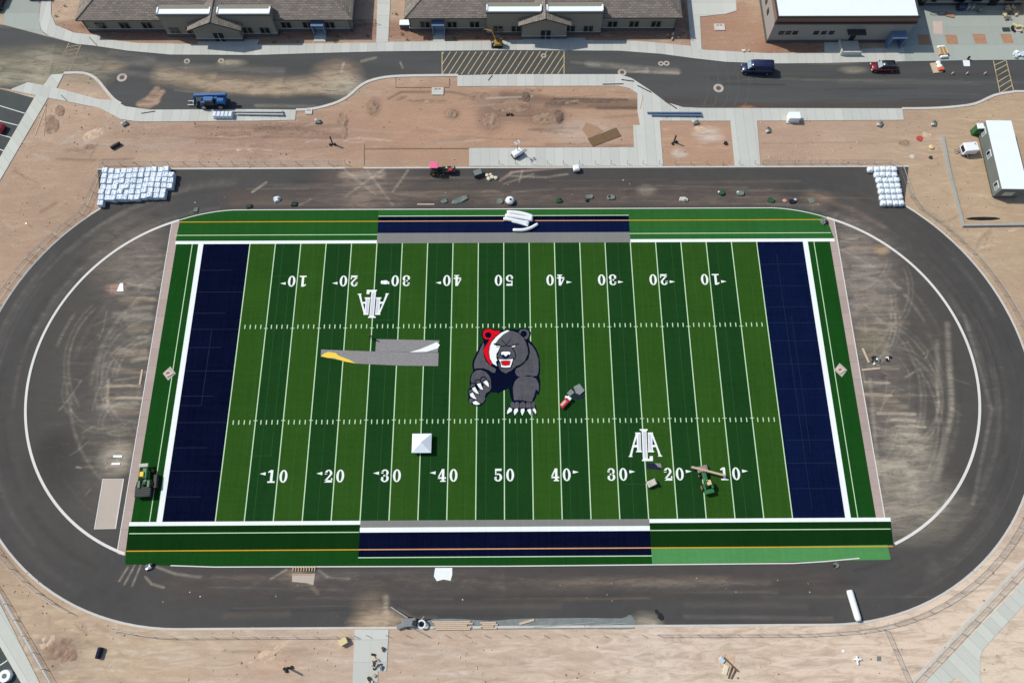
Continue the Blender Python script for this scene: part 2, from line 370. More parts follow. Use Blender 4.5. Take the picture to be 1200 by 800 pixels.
walk('porch_path', [(613, 45), (613, 50), (686, 50), (686, 45)], 'walk_big', H+.004)
walk('entry_pad', [(966, 49), (966, 63), (985, 62), (985, 49)], 'walk_big', H+.006)
walk('crossing_walk', [(60, 88), (75, 87), (66.5, 103.6), (56, 116), (0, 212), (-40, 280), (-66, 290), (0, 185), (41, 114), (52.5, 99)], 'walk_diag', H)
walk('lower_walk', [(14, 104.5), (33, 97), (47, 99.6), (70, 104.5), (117, 117), (132, 117.5), (147, 125), (175, 129), (300, 128.5), (347, 129), (346, 141), (300, 142), (162, 143), (142, 140), (117, 127), (57, 115), (42, 112), (14, 106.5)], 'walk', H+.004)
walk('promenade', [(536, 88.7), (600, 87.5), (725, 87.5), (740, 92), (760, 105), (780, 120), (800, 126), (820, 127), (1057, 127.5), (1059, 141), (887, 142), (891, 195), (861, 195), (856, 142), (773, 142), (777, 195), (550, 195), (550, 174), (743, 173), (742, 147), (750, 147), (747, 130), (747, 110), (738, 104), (725, 101), (536, 101.5)], 'walk', H)
walk('south_path', [(416, 737.3), (455.5, 737.3), (453, 786), (443, 786), (442, 830), (412, 830)], 'walk_big', H)
walk('corner_walk', [(-50, 640), (0, 706), (57, 820), (37, 820), (0, 756), (-70, 680)], 'walk_diag', H)
walk('curved_walk', [(1260, 622), (1200, 680), (1082, 800), (1060, 822), (1100, 822), (1104, 812), (1112, 799), (1121, 793), (1128, 797), (1130, 822), (1148, 822), (1148, 770), (1152, 760), (1170, 740), (1200, 708), (1260, 655)], 'walk_diag', H)
mb = MB().m('gravel_strip')
mb.sheet(px([(1068, 796), (1200, 657), (1260, 598), (1260, 622), (1200, 680), (1082, 800), (1070, 815)]), .02)
mb.sheet(px([(1034, 737), (1042, 736), (1073, 800), (1064, 800)]), .02)
struct(mb, 'gravel')
# kerbs ------------------------------------------------------------
mb = MB().m('kerb'); kr = smooth([(347, 129), (366, 128), (390, 122), (407, 114), (425, 99), (445, 92), (470, 89.5), (517, 88.7), (537, 88.6)], 3)
strip(mb, px(kr), .55, 0, .12)
strip(mb, px(smooth([(1057, 127.5), (1085, 127.3), (1112, 126), (1142, 122), (1165, 112), (1187, 108), (1200, 107.5), (1300, 107)], 3)), .5, 0, .12)
strip(mb, px(smooth([(75, 86), (97, 86), (112, 92), (125, 107), (134, 117), (142, 122)], 3)), .55, 0, .125)
strip(mb, px([(1070, 798), (1200, 657), (1260, 598)]), .45, 0, .08)
strip(mb, px([(-10, 683), (0, 697), (60, 803)]), .35, 0, .08)

struct(mb, 'street_kerb')
mb = MB().m('black'); strip(mb, px([(464, 91), (464, 103), (527, 102.6)]), .1, 0, .04); strip(mb, px([(527, 101), (527, 92)]), .1, 0, .04); strip(mb, px([(427, 194), (427, 169)]), .08, 0, .04); strip(mb, px([(427, 175), (549, 174.6)]), .08, 0, .045); struct(mb, 'form_edging')
# track ------------------------------------------------------------
CX, RO, RI = 49.3, 40.0, 30.8
hp = math.pi/2
outer = arc(-CX, 0, RO+.1, hp+.66, 3*hp, 40)+arc(CX, 0, RO+.1, -hp, hp-.66, 40)
a = P(1061, 195); b = P(118, 196.5)
outer += [(a.x+.6, a.y), (b.x-.5, a.y)]
struct(MB().m('track_asphalt').sheet(outer, .008), 'running_track')
mb = MB().m('kerb')
strip(mb, arc(-CX, 0, RO+.2, hp+.66, 3*hp, 48)+arc(CX, 0, RO+.2, -hp, hp-.66, 48), .34, 0, .06)
strip(mb, [(b.x-.6, a.y), (P(405, 195).x, a.y+.05)], .3, 0, .06); strip(mb, [(P(426, 195).x, a.y+.05), (a.x+.7, a.y)], .3, 0, .06)
struct(mb, 'outer_kerb')
mb = MB().m('kerb_white')
tl = math.acos(-(59.3-CX)/RI)     # arc end angle at the turf corner (left)
LA = [p for p in arc(-CX, 0, RI, math.pi-math.acos((60.2-CX)/RI)+0, math.pi+math.acos((60.2-CX)/RI), 60)]
def arcx(sx, r, x0, y_sign_range):  # arc portion with |x|>x0
    t = math.acos((x0-CX)/r)
    return [(sx*(CX+r*math.cos(q)), r*math.sin(q)) for q in np.linspace(-t, t, 70)]
strip(mb, arcx(-1, RI+.05, 59.2, 0), .42, 0, .07); strip(mb, [p for p in arcx(1, RI+.05, 59.2, 0) if p[1] > 0 or p[0] > 60.9], .42, 0, .07)
# thin kerb round the turf along the straights
for sx in (-1, 1):
    t = math.acos((59.2-CX)/(RI+.05)); pts = [(sx*(CX+(RI+.05)*math.cos(q)), (RI+.05)*math.sin(q)+.45*(1-(math.cos(q)/math.cos(t))**1)) for q in np.linspace(t, hp, 20)]
    strip(mb, pts+[(0, 31.3)], .16, 0, .07)
strip(mb, [(P(200, 662).x, -31.0), (-45, -31.25), (0, -31.4), (45, -31.25), (50, -31.0), (P(1007, 654).x, -30.55)], .16, 0, .075)
strip(mb, [(-60.4, 29), (-60.4, -28.9)], .14, 0, .065); strip(mb, [(60.4, 29), (60.4, -24.45)], .14, 0, .065)
struct(mb, 'inner_kerb')
mb = MB().m('strip')
mb.prism([(-60.33, 29), (-59, 29), (-59, -29.5), (-60.33, -29.2)], 0, .04); mb.prism([(60.33, 29), (59, 29), (59, -24.5), (60.33, -24.5)], 0, .04); struct(mb, 'concrete_strip')
pp = px([(121, 561), (145, 561), (135.5, 619), (111, 619.5)])
mb = MB().m('pit_sand').prism(pp, 0, .03); mb.m('kerb_white'); strip(mb, pp, .16, 0, .06, True); struct(mb, 'jump_pit')
# field ------------------------------------------------------------
Y = .9144; W0 = 24.384; Z = .045
mb = MB()
for sx in (-1, 1):
    for k in range(10):
        mb.m('turf_dark' if k % 2 == 0 else 'turf_light'); x0, x1 = sorted((sx*k*5*Y, sx*(k+1)*5*Y))
        mb.prism([(x0, -W0), (x1, -W0), (x1, W0), (x0, W0)], 0, Z)
    mb.m('turf_side'); x0, x1 = sorted((sx*55.0, sx*59.0)); mb.prism([(x0, -W0), (x1, -W0), (x1, W0), (x0, W0)], 0, Z)
# north side turf bounded by the curved kerb
def northedge(x):
    ax = abs(x)
    if ax < CX: return 31.25
    return min(31.25, math.sqrt(max(0, (RI)**2-(ax-CX)**2))+.42)
xs = [-59.0, -58, -57, -56, -55, -54, -52.5, -51, -49.3, -46, -22.9]
top = [(x, northedge(x)) for x in xs]
mb.m('turf_top_left'); mb.prism([(-59.2, 25.0), (-22.9, 25.0)]+top[::-1], 0, Z)
mb.m('turf_top'); mb.prism([(22.9, 25.0), (59.9, 25.0)]+[(-x, y) for x, y in top], 0, Z)
mb.m('turf_top'); mb.prism([(-22.9, 29.85), (22.9, 29.85), (22.9, 31.25), (-22.9, 31.25)], 0, Z)
mb.m('turf_deep'); mb.prism([(-59.25, -25.0), (-22.8, -25.0), (-22.8, -28.9), (-59.1, -28.9)], 0, Z)
mb.m('turf_side'); mb.prism([(-59.1, -28.9), (-22.8, -28.9), (-22.8, -31.2), (-46, -31.2), (-58.85, -30.75)], 0, Z)
mb.m('turf_deep'); mb.prism([(22.95, -25.0), (61.25, -25.0), (61.0, -28.55), (22.95, -28.9)], 0, Z)
mb.m('turf_pale'); mb.prism([(22.95, -28.9), (60.1, -28.55), (60.2, -30.8), (50, -30.9), (40, -31.15), (22.95, -31.2)], 0, Z)
mb.m('turf_side'); mb.prism([(-22.8, -29.9), (22.95, -29.9), (22.95, -31.3), (-22.8, -31.3)], 0, Z)
struct(mb, 'green_turf')
mb = MB().m('navy'); mb.prism([(-54.1, -W0), (-45.72, -W0), (-45.72, W0), (-54.1, W0)], 0, Z)
mb.m('navy_right').prism([(54.1, -W0), (45.72, -W0), (45.72, W0), (54.1, W0)], 0, Z)
mb.m('navy_top').prism([(-22.9, 26.45), (22.9, 26.45), (22.9, 28.75), (-22.9, 28.75)], 0, Z); mb.m('navy').prism([(-22.9, 28.75), (22.9, 28.75), (22.9, 29.85), (-22.9, 29.85)], 0, Z)
mb.m('navy').prism([(-22.8, -26.2), (22.95, -26.2), (22.95, -29.9), (-22.8, -29.9)], 0, Z)
struct(mb, 'navy_turf')
mb = MB().m('turf_grey'); mb.prism([(-22.9, W0), (22.9, W0), (22.9, 26.45), (-22.9, 26.45)], 0, Z); mb.prism([(-22.8, -W0), (22.95, -W0), (22.95, -25.45), (-22.8, -25.45)], 0, Z); struct(mb, 'grey_turf')
mb = MB().m('turf_white')
for sx in (-1, 1): x0, x1 = sorted((sx*54.1, sx*55.0)); mb.prism([(x0, -W0), (x1, -W0), (x1, W0), (x0, W0)], 0, Z)
mb.prism([(-59.2, W0), (-22.9, W0), (-22.9, 25.0), (-59.2, 25.0)], 0, Z); mb.prism([(59.9, W0), (22.9, W0), (22.9, 25.0), (59.9, 25.0)], 0, Z)
mb.prism([(-59.25, -W0), (-22.8, -W0), (-22.8, -25.0), (-59.25, -25.0)], 0, Z); mb.prism([(61.3, -W0), (22.95, -W0), (22.95, -25.0), (61.25, -25.0)], 0, Z)
mb.prism([(-22.8, -25.45), (22.95, -25.45), (22.95, -26.2), (-22.8, -26.2)], 0, Z)
struct(mb, 'white_border')
mb = MB().m('turf_line'); z1 = Z+.004
def rect(x0, y0, x1, y1, z=z1): mb.sheet([(x0, y0), (x1, y0), (x1, y1), (x0, y1)], z)
lw = .085
for k in range(-10, 11):
    x = k*5*Y; rect(x-lw, -W0, x+lw, W0)
    if abs(k) < 10:
        for sy in (-1, 1): rect(x-.33, sy*8.13-.06, x+.33, sy*8.13+.06, z1+.004)
for sx in (-1, 1):
    rect(sx*56.1-.07, -W0, sx*56.1+.07, W0)
    for q in (26.15,): 
        rect(*sorted((sx*22.9, sx*59.5))[:1], q-.07, sorted((sx*22.9, sx*59.5))[1], q+.07); rect(sorted((sx*22.9, sx*(61 if sx > 0 else 59)))[0], -q-.07, sorted((sx*22.9, sx*(61 if sx > 0 else 59)))[1], -q+.07)
rect(-22.9, 29.82, 22.9, 29.97); rect(-22.8, -30.07, 22.95, -29.93)
struct(mb, 'yard_lines')
mb = MB().m('turf_line')
for k in range(-49, 50):
    if k % 5 == 0: continue
    x = k*Y
    for sy in (-1, 1): y0, y1 = sorted((sy*8.05, sy*8.8)); rect(x-.085, y0, x+.085, y1)
struct(mb, 'hash_marks')
mb = MB()
for sy, x1 in ((1, 59.7), (-1, 60.9)):
    for x0, xb, m_ in ((-59.0, -22.85, 'turf_orange'), (22.9, x1, 'turf_orange'), (-22.85, 22.9, 'turf_orange_navy')):
        mb.m(m_); yy = 28.85 if sy > 0 else -28.8; rect(x0, yy-.085, xb, yy+.085)
struct(mb, 'orange_line')
# seams in the navy end zones, faint
simple('seam', S(26, 35, 58), .95, var=.1); simple('seam_green', S(46, 92, 42), .95, var=.3)
mb = MB().m('seam')
for i, q in enumerate((19.2, 15, 11, 8, 4.7, .5, -3.9, -8.4, -12.6, -16.4, -20.5)):
    rect(-53.9, q-.03, -45.9 if i % 2 else -48.5, q+.03); rect(46+.2*(i % 3), q+.7, 53.9, q+.75)
rect(-50.5, -5.5, -50.44, 8); rect(-50.5, 8, -46, 8.05); rect(-54, -5.55, -50.44, -5.5); rect(49.0, -23, 49.05, 22); rect(50.1, -14, 50.14, 10)
mb.m('seam_green')
for x0, y0, x1, y1 in ((-26.6, 9.6, -19.2, 18.6), (19.2, -18.9, 26.6, -8.9), (-42, -14, -38, 18)):
    for a_ in ((x0, y0, x1, y0+.04), (x0, y1, x1, y1+.04), (x0, y0, x0+.04, y1), (x1, y0, x1+.04, y1)): rect(*a_, z1-.001)
for k in range(-9, 10): rect(k*5*Y+2.1+.7*math.sin(k*2.3), -W0, k*5*Y+2.14+.7*math.sin(k*2.3), W0, z1-.002)
struct(mb, 'turf_seams')
# numbers -----------------------------------------------------------
def glyph(ch):
    """bold slab numerals as polygons in a 0..1 wide, 0..1.45 high cell"""
    def arcs(cx, cy, rx, ry, tx, ty, a0, a1, n=14):
        o = [(cx+rx*math.cos(t), cy+ry*math.sin(t)) for t in np.linspace(a0, a1, n)]
        i = [(cx+(rx-tx)*math.cos(t), cy+(ry-ty)*math.sin(t)) for t in np.linspace(a1, a0, n)]
        return o+i
    pi = math.pi
    if ch == '0': return [arcs(.45, .725, .45, .725, .27, .13, 0, pi, 14), arcs(.45, .725, .45, .725, .27, .13, pi, 2*pi, 14)]
    if ch == '1': return [[(.3, 0), (.58, 0), (.58, 1.45), (.3, 1.45)], [(.02, 0), (.3, 0), (.3, .17), (.02, .17)], [(.58, 0), (.86, 0), (.86, .17), (.58, .17)], [(.02, 1.12), (.3, 1.2), (.3, 1.45), (.02, 1.27)]]
    if ch == '2': return [arcs(.45, 1.0, .43, .45, .27, .13, -.35, pi, 14), [(.0, .92), (.3, .92), (.28, 1.12), (.03, 1.12)], [(.88, .9), (.6, .88), (.02, .2), (.02, .0), (.24, .2)], [(.02, 0), (.9, 0), (.9, .24), (.3, .28), (.02, .2)], [(.76, .2), (.92, .2), (.92, .5), (.8, .5)]]
    if ch == '3': return [arcs(.42, 1.06, .42, .39, .25, .13, -1.5, pi*.95, 14), arcs(.42, .42, .46, .42, .27, .13, -pi*.95, 1.5, 14), [(0, .38), (.27, .38), (.25, .6), (.02, .56)], [(0, .98), (.25, .98), (.25, 1.2), (.02, 1.18)], [(.25, .66), (.55, .66), (.55, .82), (.25, .82)]]
    if ch == '4': return [[(.46, 0), (.74, 0), (.74, 1.45), (.46, 1.45)], [(.46, 1.45), (.0, .5), (.0, .36), (.16, .5), (.46, 1.1)], [(0, .34), (.46, .34), (.46, .52), (0, .52)], [(.74, .34), (.94, .34), (.94, .52), (.74, .52)], [(.3, 0), (.46, 0), (.46, .14), (.3, .14)], [(.74, 0), (.9, 0), (.9, .14), (.74, .14)]]
    if ch == '5': return [[(.08, .72), (.22, .78), (.22, 1.2), (.8, 1.2), (.84, 1.45), (.08, 1.45)], arcs(.42, .46, .46, .46, .27, .14, -pi*.92, 2.2, 16), [(0, .3), (.27, .3), (.25, .55), (.02, .52)]]
mb = MB().m('turf_white')
yb = P(600, 556.3).y; yt = P(600, 328.5).y
def number(n, x, y0, rot, arrow, hgt=2.05):
    sc = hgt/1.45
    def put(poly, dx):
        pts = [((p[0]*sc+dx), (p[1]-.725)*sc) for p in poly]
        if rot: pts = [(-p[0], -p[1]) for p in pts]
        mb.sheet([(x+p[0], y0+p[1]) for p in pts], Z+.012)
    for g_ in glyph(str(n//10)): put(g_, -sc*.94-.28)
    for g_ in glyph('0'): put(g_, .3)
    if arrow:
        s_ = arrow; yy = y0+(.42 if not rot else -.42)
        xo = 1.95 if s_ > 0 else -1.98
        mb.sheet([(x+xo, yy-.26), (x+xo+s_*.95, yy), (x+xo, yy+.26)], Z+.012)
for k in range(-4, 5):
    n = 50-abs(k)*10
    number(n, k*10*Y, yb, False, (0 if k == 0 else (1 if k > 0 else -1)))
    number(n, k*10*Y, yt, True, (0 if k == 0 else (1 if k > 0 else -1)), 2.1)
struct(mb, 'yard_numbers')
# crosswalks --------------------------------------------------------
mb = MB().m('yellow_line')
def hatch(q, n, wl=.14, lean=1):
    a, b, c, d = [P(*p) for p in q]     # a tl, b tr, c br, d bl
    zz = .016
    strip(mb, [a, d], wl, None, zz); strip(mb, [b, c], wl, None, zz); 
    for i in range(-3, n+4):
        u0, u1 = i/n, (i+lean)/n
        p0, p1 = d.lerp(c, u0), a.lerp(b, u1)
        # clip to the quad
        t0, t1 = 0, 1
        if u0 < 0: t0 = (0-u0)/(u1-u0)
        if u1 > 1: t1 = (1-u0)/(u1-u0)
        if t0 >= t1: continue
        strip(mb, [p0.lerp(p1, t0), p0.lerp(p1, t1)], wl, None, zz+.002)
hatch([(518, 61), (661, 60.5), (661, 87), (518, 87.5)], 19, .15, 2.3)
def hatchv(q, n, wl=.14):
    a, b, c, d = [P(*p) for p in q]; zz = .016
    strip(mb, [a, d], wl, None, zz); strip(mb, [b, c], wl, None, zz)
    for i in range(n):
        u = (i+.9)/n; strip(mb, [a.lerp(d, u), b.lerp(c, max(0, u-1.1/n))], wl, None, zz+.002)
hatchv([(1164, 70.8), (1179, 70.6), (1188, 107.5), (1172, 110)], 6)
hatchv([(81, 50.5), (94.5, 53), (80, 86), (62, 87)], 7, .1)
struct(mb, 'crosswalk')
# utility covers in the road ----------------------------------------
mb = MB()
for x, y, r in ((143, 91, 1.0), (219, 72, .6), (259, 71.5, .6), (637, 65.5, .55), (729, 85, .85), (774.5, 74.8, .55), (781, 74.5, .6), (842, 103.5, 1.0)):
    c = P(x, y); mb.m('pit_sand'); 
    o_ = arc(c.x, c.y, r, 0, 2*math.pi, 20)[:-1]; i_ = arc(c.x, c.y, r*.5, 0, 2*math.pi, 20)[:-1]
    mb.add([(p[0], p[1], .02) for p in o_]+[(p[0], p[1], .02) for p in i_], [(i, (i+1) % 20, 20+(i+1) % 20, 20+i) for i in range(20)])
    mb.m('stone'); mb.sheet(i_, .022)
struct(mb, 'road_covers')
# tree wells in the courtyard ---------------------------------------
mb = MB().m('brick_soil')
for q in ([(1075, 41), (1088, 41), (1091, 53), (1077, 53)], [(1107, 41), (1121, 41), (1123, 52), (1110, 52)], [(1139, 40), (1154, 40), (1157, 51.5), (1143, 51.5)], [(1172, 40), (1185, 40), (1188, 51), (1176, 51)]): mb.sheet(px(q, H), H+.012)
mb.m('gravel_strip'); mb.sheet(px([(1093, 25), (1104, 25), (1105, 40), (1094, 40)], H), H+.012)
struct(mb, 'planting_bed')
# ------------------------------------------------------------ dust / soil stains / painted vignette tones
GX0, GX1, GY0, GY1, GS = -104., 109., -50., 82., .19
nx, ny = int((GX1-GX0)/GS)+1, int((GY1-GY0)/GS)+1
gx = GX0+np.arange(nx)*GS; gy = GY0+np.arange(ny)*GS
XX, YY = np.meshgrid(gx, gy)
Cc = np.zeros((ny, nx, 3)); Aa = np.zeros((ny, nx))
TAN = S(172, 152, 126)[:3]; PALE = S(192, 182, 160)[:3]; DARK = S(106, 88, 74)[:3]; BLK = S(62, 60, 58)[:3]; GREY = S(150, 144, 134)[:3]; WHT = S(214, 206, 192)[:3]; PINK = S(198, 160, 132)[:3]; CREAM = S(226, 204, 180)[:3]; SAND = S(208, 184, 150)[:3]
def inpoly(poly):
    m = np.zeros(XX.shape, bool); n = len(poly)
    for i in range(n):
        x0, y0 = poly[i][:2]; x1, y1 = poly[(i+1) % n][:2]
        if y0 == y1: continue
        m ^= ((YY > y0) != (YY > y1)) & (XX < x0+(YY-y0)*(x1-x0)/(y1-y0))
    return m
M_TRACK = inpoly(outer); M_ROAD = inpoly([tuple(p) for p in px(north+south)])
M_LOT = inpoly([tuple(p) for p in px([(-60, 97), (0, 104.5), (14, 108), (41, 115.5), (0, 186), (-40, 255), (-120, 250)])]) | inpoly([tuple(p) for p in px([(-60, 740), (0, 757), (25, 800), (60, 870), (-60, 870)])])
MASK = ~(M_TRACK | M_ROAD | M_LOT)
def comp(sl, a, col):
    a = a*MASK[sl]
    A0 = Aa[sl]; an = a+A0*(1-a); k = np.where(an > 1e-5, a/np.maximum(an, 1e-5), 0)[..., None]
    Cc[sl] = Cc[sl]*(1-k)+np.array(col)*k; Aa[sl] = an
def stroke(pts, wpx, col, a=.4, soft=.6, world=False):
    W = [Vector(p) if world else P(*p) for p in pts]; r = wpx/6.3/2
    for p, q in zip(W[:-1], W[1:]):
        m = r*2.2+.3
        x0, x1 = sorted((p.x, q.x)); y0, y1 = sorted((p.y, q.y))
        i0, i1 = max(0, int((x0-m-GX0)/GS)), min(nx, int((x1+m-GX0)/GS)+2); j0, j1 = max(0, int((y0-m-GY0)/GS)), min(ny, int((y1+m-GY0)/GS)+2)
        if i0 >= i1 or j0 >= j1: continue
        sl = (slice(j0, j1), slice(i0, i1)); X_, Y_ = XX[sl]-p.x, YY[sl]-p.y; d = q-p; L2 = max(d.length_squared, 1e-6)
        t = np.clip((X_*d.x+Y_*d.y)/L2, 0, 1); D = np.hypot(X_-t*d.x, Y_-t*d.y)
        comp(sl, a*np.clip((r*(1+soft)-D)/(2*r*soft+.02), 0, 1)*np.where((t >= 1) & (q is not W[-1]), 0, 1), col)
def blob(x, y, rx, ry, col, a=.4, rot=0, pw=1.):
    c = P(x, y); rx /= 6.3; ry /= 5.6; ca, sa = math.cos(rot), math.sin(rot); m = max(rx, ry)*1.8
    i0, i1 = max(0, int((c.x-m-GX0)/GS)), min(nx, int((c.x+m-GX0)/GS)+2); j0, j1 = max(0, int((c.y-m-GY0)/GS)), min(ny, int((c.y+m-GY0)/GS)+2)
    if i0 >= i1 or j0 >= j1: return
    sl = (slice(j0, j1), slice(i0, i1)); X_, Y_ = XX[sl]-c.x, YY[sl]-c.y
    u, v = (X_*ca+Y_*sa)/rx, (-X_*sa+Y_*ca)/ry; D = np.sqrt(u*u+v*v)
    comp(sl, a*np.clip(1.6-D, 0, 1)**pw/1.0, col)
rs = random.Random(5)
# soil tones of the open ground, vignetting and view-angle brightness painted in
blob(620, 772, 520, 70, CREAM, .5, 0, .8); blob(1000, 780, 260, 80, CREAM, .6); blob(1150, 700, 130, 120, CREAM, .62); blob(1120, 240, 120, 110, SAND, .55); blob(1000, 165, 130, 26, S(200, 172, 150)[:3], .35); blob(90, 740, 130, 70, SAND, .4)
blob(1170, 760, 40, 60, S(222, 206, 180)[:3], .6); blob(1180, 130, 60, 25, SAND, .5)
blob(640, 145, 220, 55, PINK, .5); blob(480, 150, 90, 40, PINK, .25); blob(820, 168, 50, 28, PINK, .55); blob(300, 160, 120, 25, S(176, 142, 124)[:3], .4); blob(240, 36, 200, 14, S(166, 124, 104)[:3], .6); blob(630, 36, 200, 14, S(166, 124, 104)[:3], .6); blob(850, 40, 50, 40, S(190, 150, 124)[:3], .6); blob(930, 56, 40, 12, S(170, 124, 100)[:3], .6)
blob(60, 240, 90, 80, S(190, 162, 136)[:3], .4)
# the dug area between road and track
stroke([(590, 112), (650, 118), (745, 121)], 10, DARK, .55); stroke([(650, 116), (735, 117)], 3, BLK, .65); stroke([(640, 124), (747, 126)], 6, DARK, .6); stroke([(700, 127), (747, 127)], 4, BLK, .5)
blob(600, 125, 36, 16, S(126, 104, 90)[:3], .6); blob(640, 138, 22, 10, S(120, 98, 84)[:3], .55); blob(655, 137, 6, 9, BLK, .35); blob(575, 140, 14, 14, S(136, 110, 94)[:3], .55); blob(530, 134, 8, 6, DARK, .5)
blob(438, 126, 7, 10, DARK, .4); stroke([(300, 152), (350, 151), (400, 160)], 6, DARK, .3); stroke([(310, 160), (400, 162)], 4, DARK, .25); stroke([(230, 148), (330, 150), (405, 147)], 5, DARK, .22)
for k in range(26):
    x = rs.uniform(455, 720); y = rs.uniform(106, 168); stroke([(x, y), (x+rs.uniform(15, 60), y+rs.uniform(-5, 5))], rs.uniform(1.5, 4), rs.choice([DARK, WHT, PINK, DARK]), rs.uniform(.15, .4))
stroke([(455, 116), (470, 108), (530, 108), (556, 114)], 3, DARK, .45); stroke([(600, 172), (740, 172)], 2, DARK, .3); stroke([(430, 174), (550, 174)], 2, DARK, .3)
blob(690, 155, 40, 14, WHT, .25); blob(830, 158, 14, 8, WHT, .5); blob(796, 180, 8, 5, WHT, .5)
for k in range(70):   # wheel ruts and scraper marks over the soil
    x = rs.uniform(30, 1180); y = rs.choice([rs.uniform(145, 190), rs.uniform(745, 800)]); L = rs.uniform(20, 120)
    stroke([(x, y), (x+L*.5, y+rs.uniform(-4, 4)), (x+L, y+rs.uniform(-5, 5))], rs.uniform(1.2, 3.5), rs.choice([DARK, WHT, WHT, CREAM]), rs.uniform(.1, .26))
for k in range(60):
    x = rs.uniform(0, 110); y = rs.uniform(160, 330)
    if x+y*.55 > 215: continue
    stroke([(x, y), (x+rs.uniform(8, 30), y+rs.uniform(-16, 16))], rs.uniform(1.5, 5), rs.choice([DARK, SAND, WHT]), rs.uniform(.12, .3))
for k in range(46):
    x = rs.uniform(20, 150); y = rs.uniform(715, 800)
    stroke([(x, y), (x+rs.uniform(-10, 24), y+rs.uniform(-14, 14))], rs.uniform(1.5, 5), rs.choice([DARK, SAND, WHT]), rs.uniform(.12, .32))
blob(70, 762, 20, 12, DARK, .4); blob(320, 775, 26, 14, PINK, .3); blob(850, 775, 24, 18, S(208, 190, 168)[:3], .5); blob(760, 790, 30, 40, WHT, .25)
for k in range(34):
    a0 = rs.uniform(0, 6.28); cx, cy = rs.uniform(1085, 1200), rs.uniform(180, 330); r = rs.uniform(10, 40)
    stroke([(cx+r*math.cos(a0+t*.25), cy+r*math.sin(a0+t*.25)) for t in range(5)], rs.uniform(1.2, 3), rs.choice([WHT, DARK, CREAM]), rs.uniform(.1, .24))
# road dust
MASK_SOIL = MASK
MASK = ~M_TRACK
stroke([(-20, 78), (60, 75), (110, 84)], 38, S(168, 160, 136)[:3], .62, .8); stroke([(-20, 96), (50, 92)], 16, S(176, 170, 146)[:3], .6); stroke([(40, 60), (110, 72)], 22, S(140, 134, 120)[:3], .4)
stroke([(190, 88), (250, 98), (330, 102), (400, 98)], 22, S(172, 154, 130)[:3], .8, .7); stroke([(250, 100), (300, 106), (400, 104)], 12, S(180, 160, 134)[:3], .6); blob(395, 88, 24, 16, S(172, 152, 130)[:3], .7); blob(405, 102, 22, 12, PALE, .5)
stroke([(130, 72), (220, 78), (330, 84)], 10, GREY, .35); stroke([(120, 82), (200, 92)], 8, GREY, .3); stroke([(130, 62), (180, 70)], 8, GREY, .3)
for p in ([(163, 122), (175, 115), (184, 104)], [(166, 124), (180, 118), (190, 108)], [(172, 126), (184, 119), (186, 112)]): stroke(p, 8, S(176, 150, 128)[:3], .7, .4)
stroke([(205, 106), (260, 112)], 3, GREY, .4); stroke([(300, 124), (370, 125)], 5, GREY, .45); stroke([(690, 75), (760, 82), (793, 84)], 9, GREY, .55); stroke([(735, 84), (795, 86)], 4, PALE, .35); stroke([(670, 73), (700, 76)], 4, GREY, .35)
stroke([(400, 84), (403, 74)], 3, PALE, .5); stroke([(424, 72), (440, 68)], 4, PALE, .4); stroke([(469, 73), (472, 80)], 2.5, PALE, .5); blob(272, 74, 14, 4, PALE, .5); blob(133, 78, 14, 6, TAN, .4)
stroke([(780, 118), (900, 124), (1110, 122)], 5, S(110, 88, 78)[:3], .45); stroke([(830, 92), (1180, 88)], 6, S(96, 94, 88)[:3], .3); blob(1000, 82, 14, 4, PALE, .35); blob(975, 73, 30, 3, TAN, .4); blob(875, 127, 9, 3, S(190, 130, 90)[:3], .5)
for k in range(14):
    y = rs.uniform(78, 120); x = rs.uniform(830, 1100); stroke([(x, y), (x+rs.uniform(60, 180), y+rs.uniform(-2, 2))], rs.uniform(1.5, 4), rs.choice([GREY, BLK]), rs.uniform(.08, .2))
for k in range(5): stroke([(820+12*k+10*math.cos(t), 100+26*math.sin(t)) for t in np.linspace(-1.2, 1.4, 8)], 1.2, GREY, .2)
blob(1140, 30, 60, 24, S(176, 184, 176)[:3], .2); blob(16, 14, 30, 16, S(190, 196, 172)[:3], .3)
# track dirt
MASK = M_TRACK
blob(430, 218, 46, 26, S(140, 124, 112)[:3], .5); stroke([(425, 196), (424, 244)], 34, S(158, 140, 124)[:3], .4); stroke([(400, 205), (448, 205)], 8, S(186, 166, 148)[:3], .5)
for p in ([(405, 200), (440, 228)], [(450, 198), (405, 230)], [(430, 200), (460, 240)], [(478, 200), (460, 225)]): stroke(p, 3, PALE, .35)
stroke([(296, 225), (312, 214)], 3, PALE, .6); stroke([(350, 241), (364, 234)], 3, PALE, .4); stroke([(300, 236), (470, 240)], 10, S(120, 110, 100)[:3], .35)
stroke([(586, 212), (600, 202), (660, 196)], 3.5, S(176, 150, 138)[:3], .6); stroke([(597, 206), (640, 208), (665, 204)], 3, PALE, .35); stroke([(600, 225), (650, 222)], 3, GREY, .4); stroke([(590, 216), (625, 204)], 2.5, PALE, .35); stroke([(608, 214), (612, 200)], 2, PALE, .4)
stroke([(500, 215), (900, 222)], 26, S(104, 96, 90)[:3], .35, .9); stroke([(560, 236), (930, 236)], 8, S(126, 114, 104)[:3], .3); blob(757, 223, 9, 5, PALE, .4); blob(958, 234, 16, 8, S(150, 128, 110)[:3], .5); stroke([(950, 228), (1000, 246), (1040, 268)], 6, S(140, 120, 104)[:3], .35)
stroke([(230, 228), (150, 258), (70, 330), (22, 420), (10, 500), (30, 590), (95, 660), (190, 700)], 12, S(104, 102, 96)[:3], .25, .9)
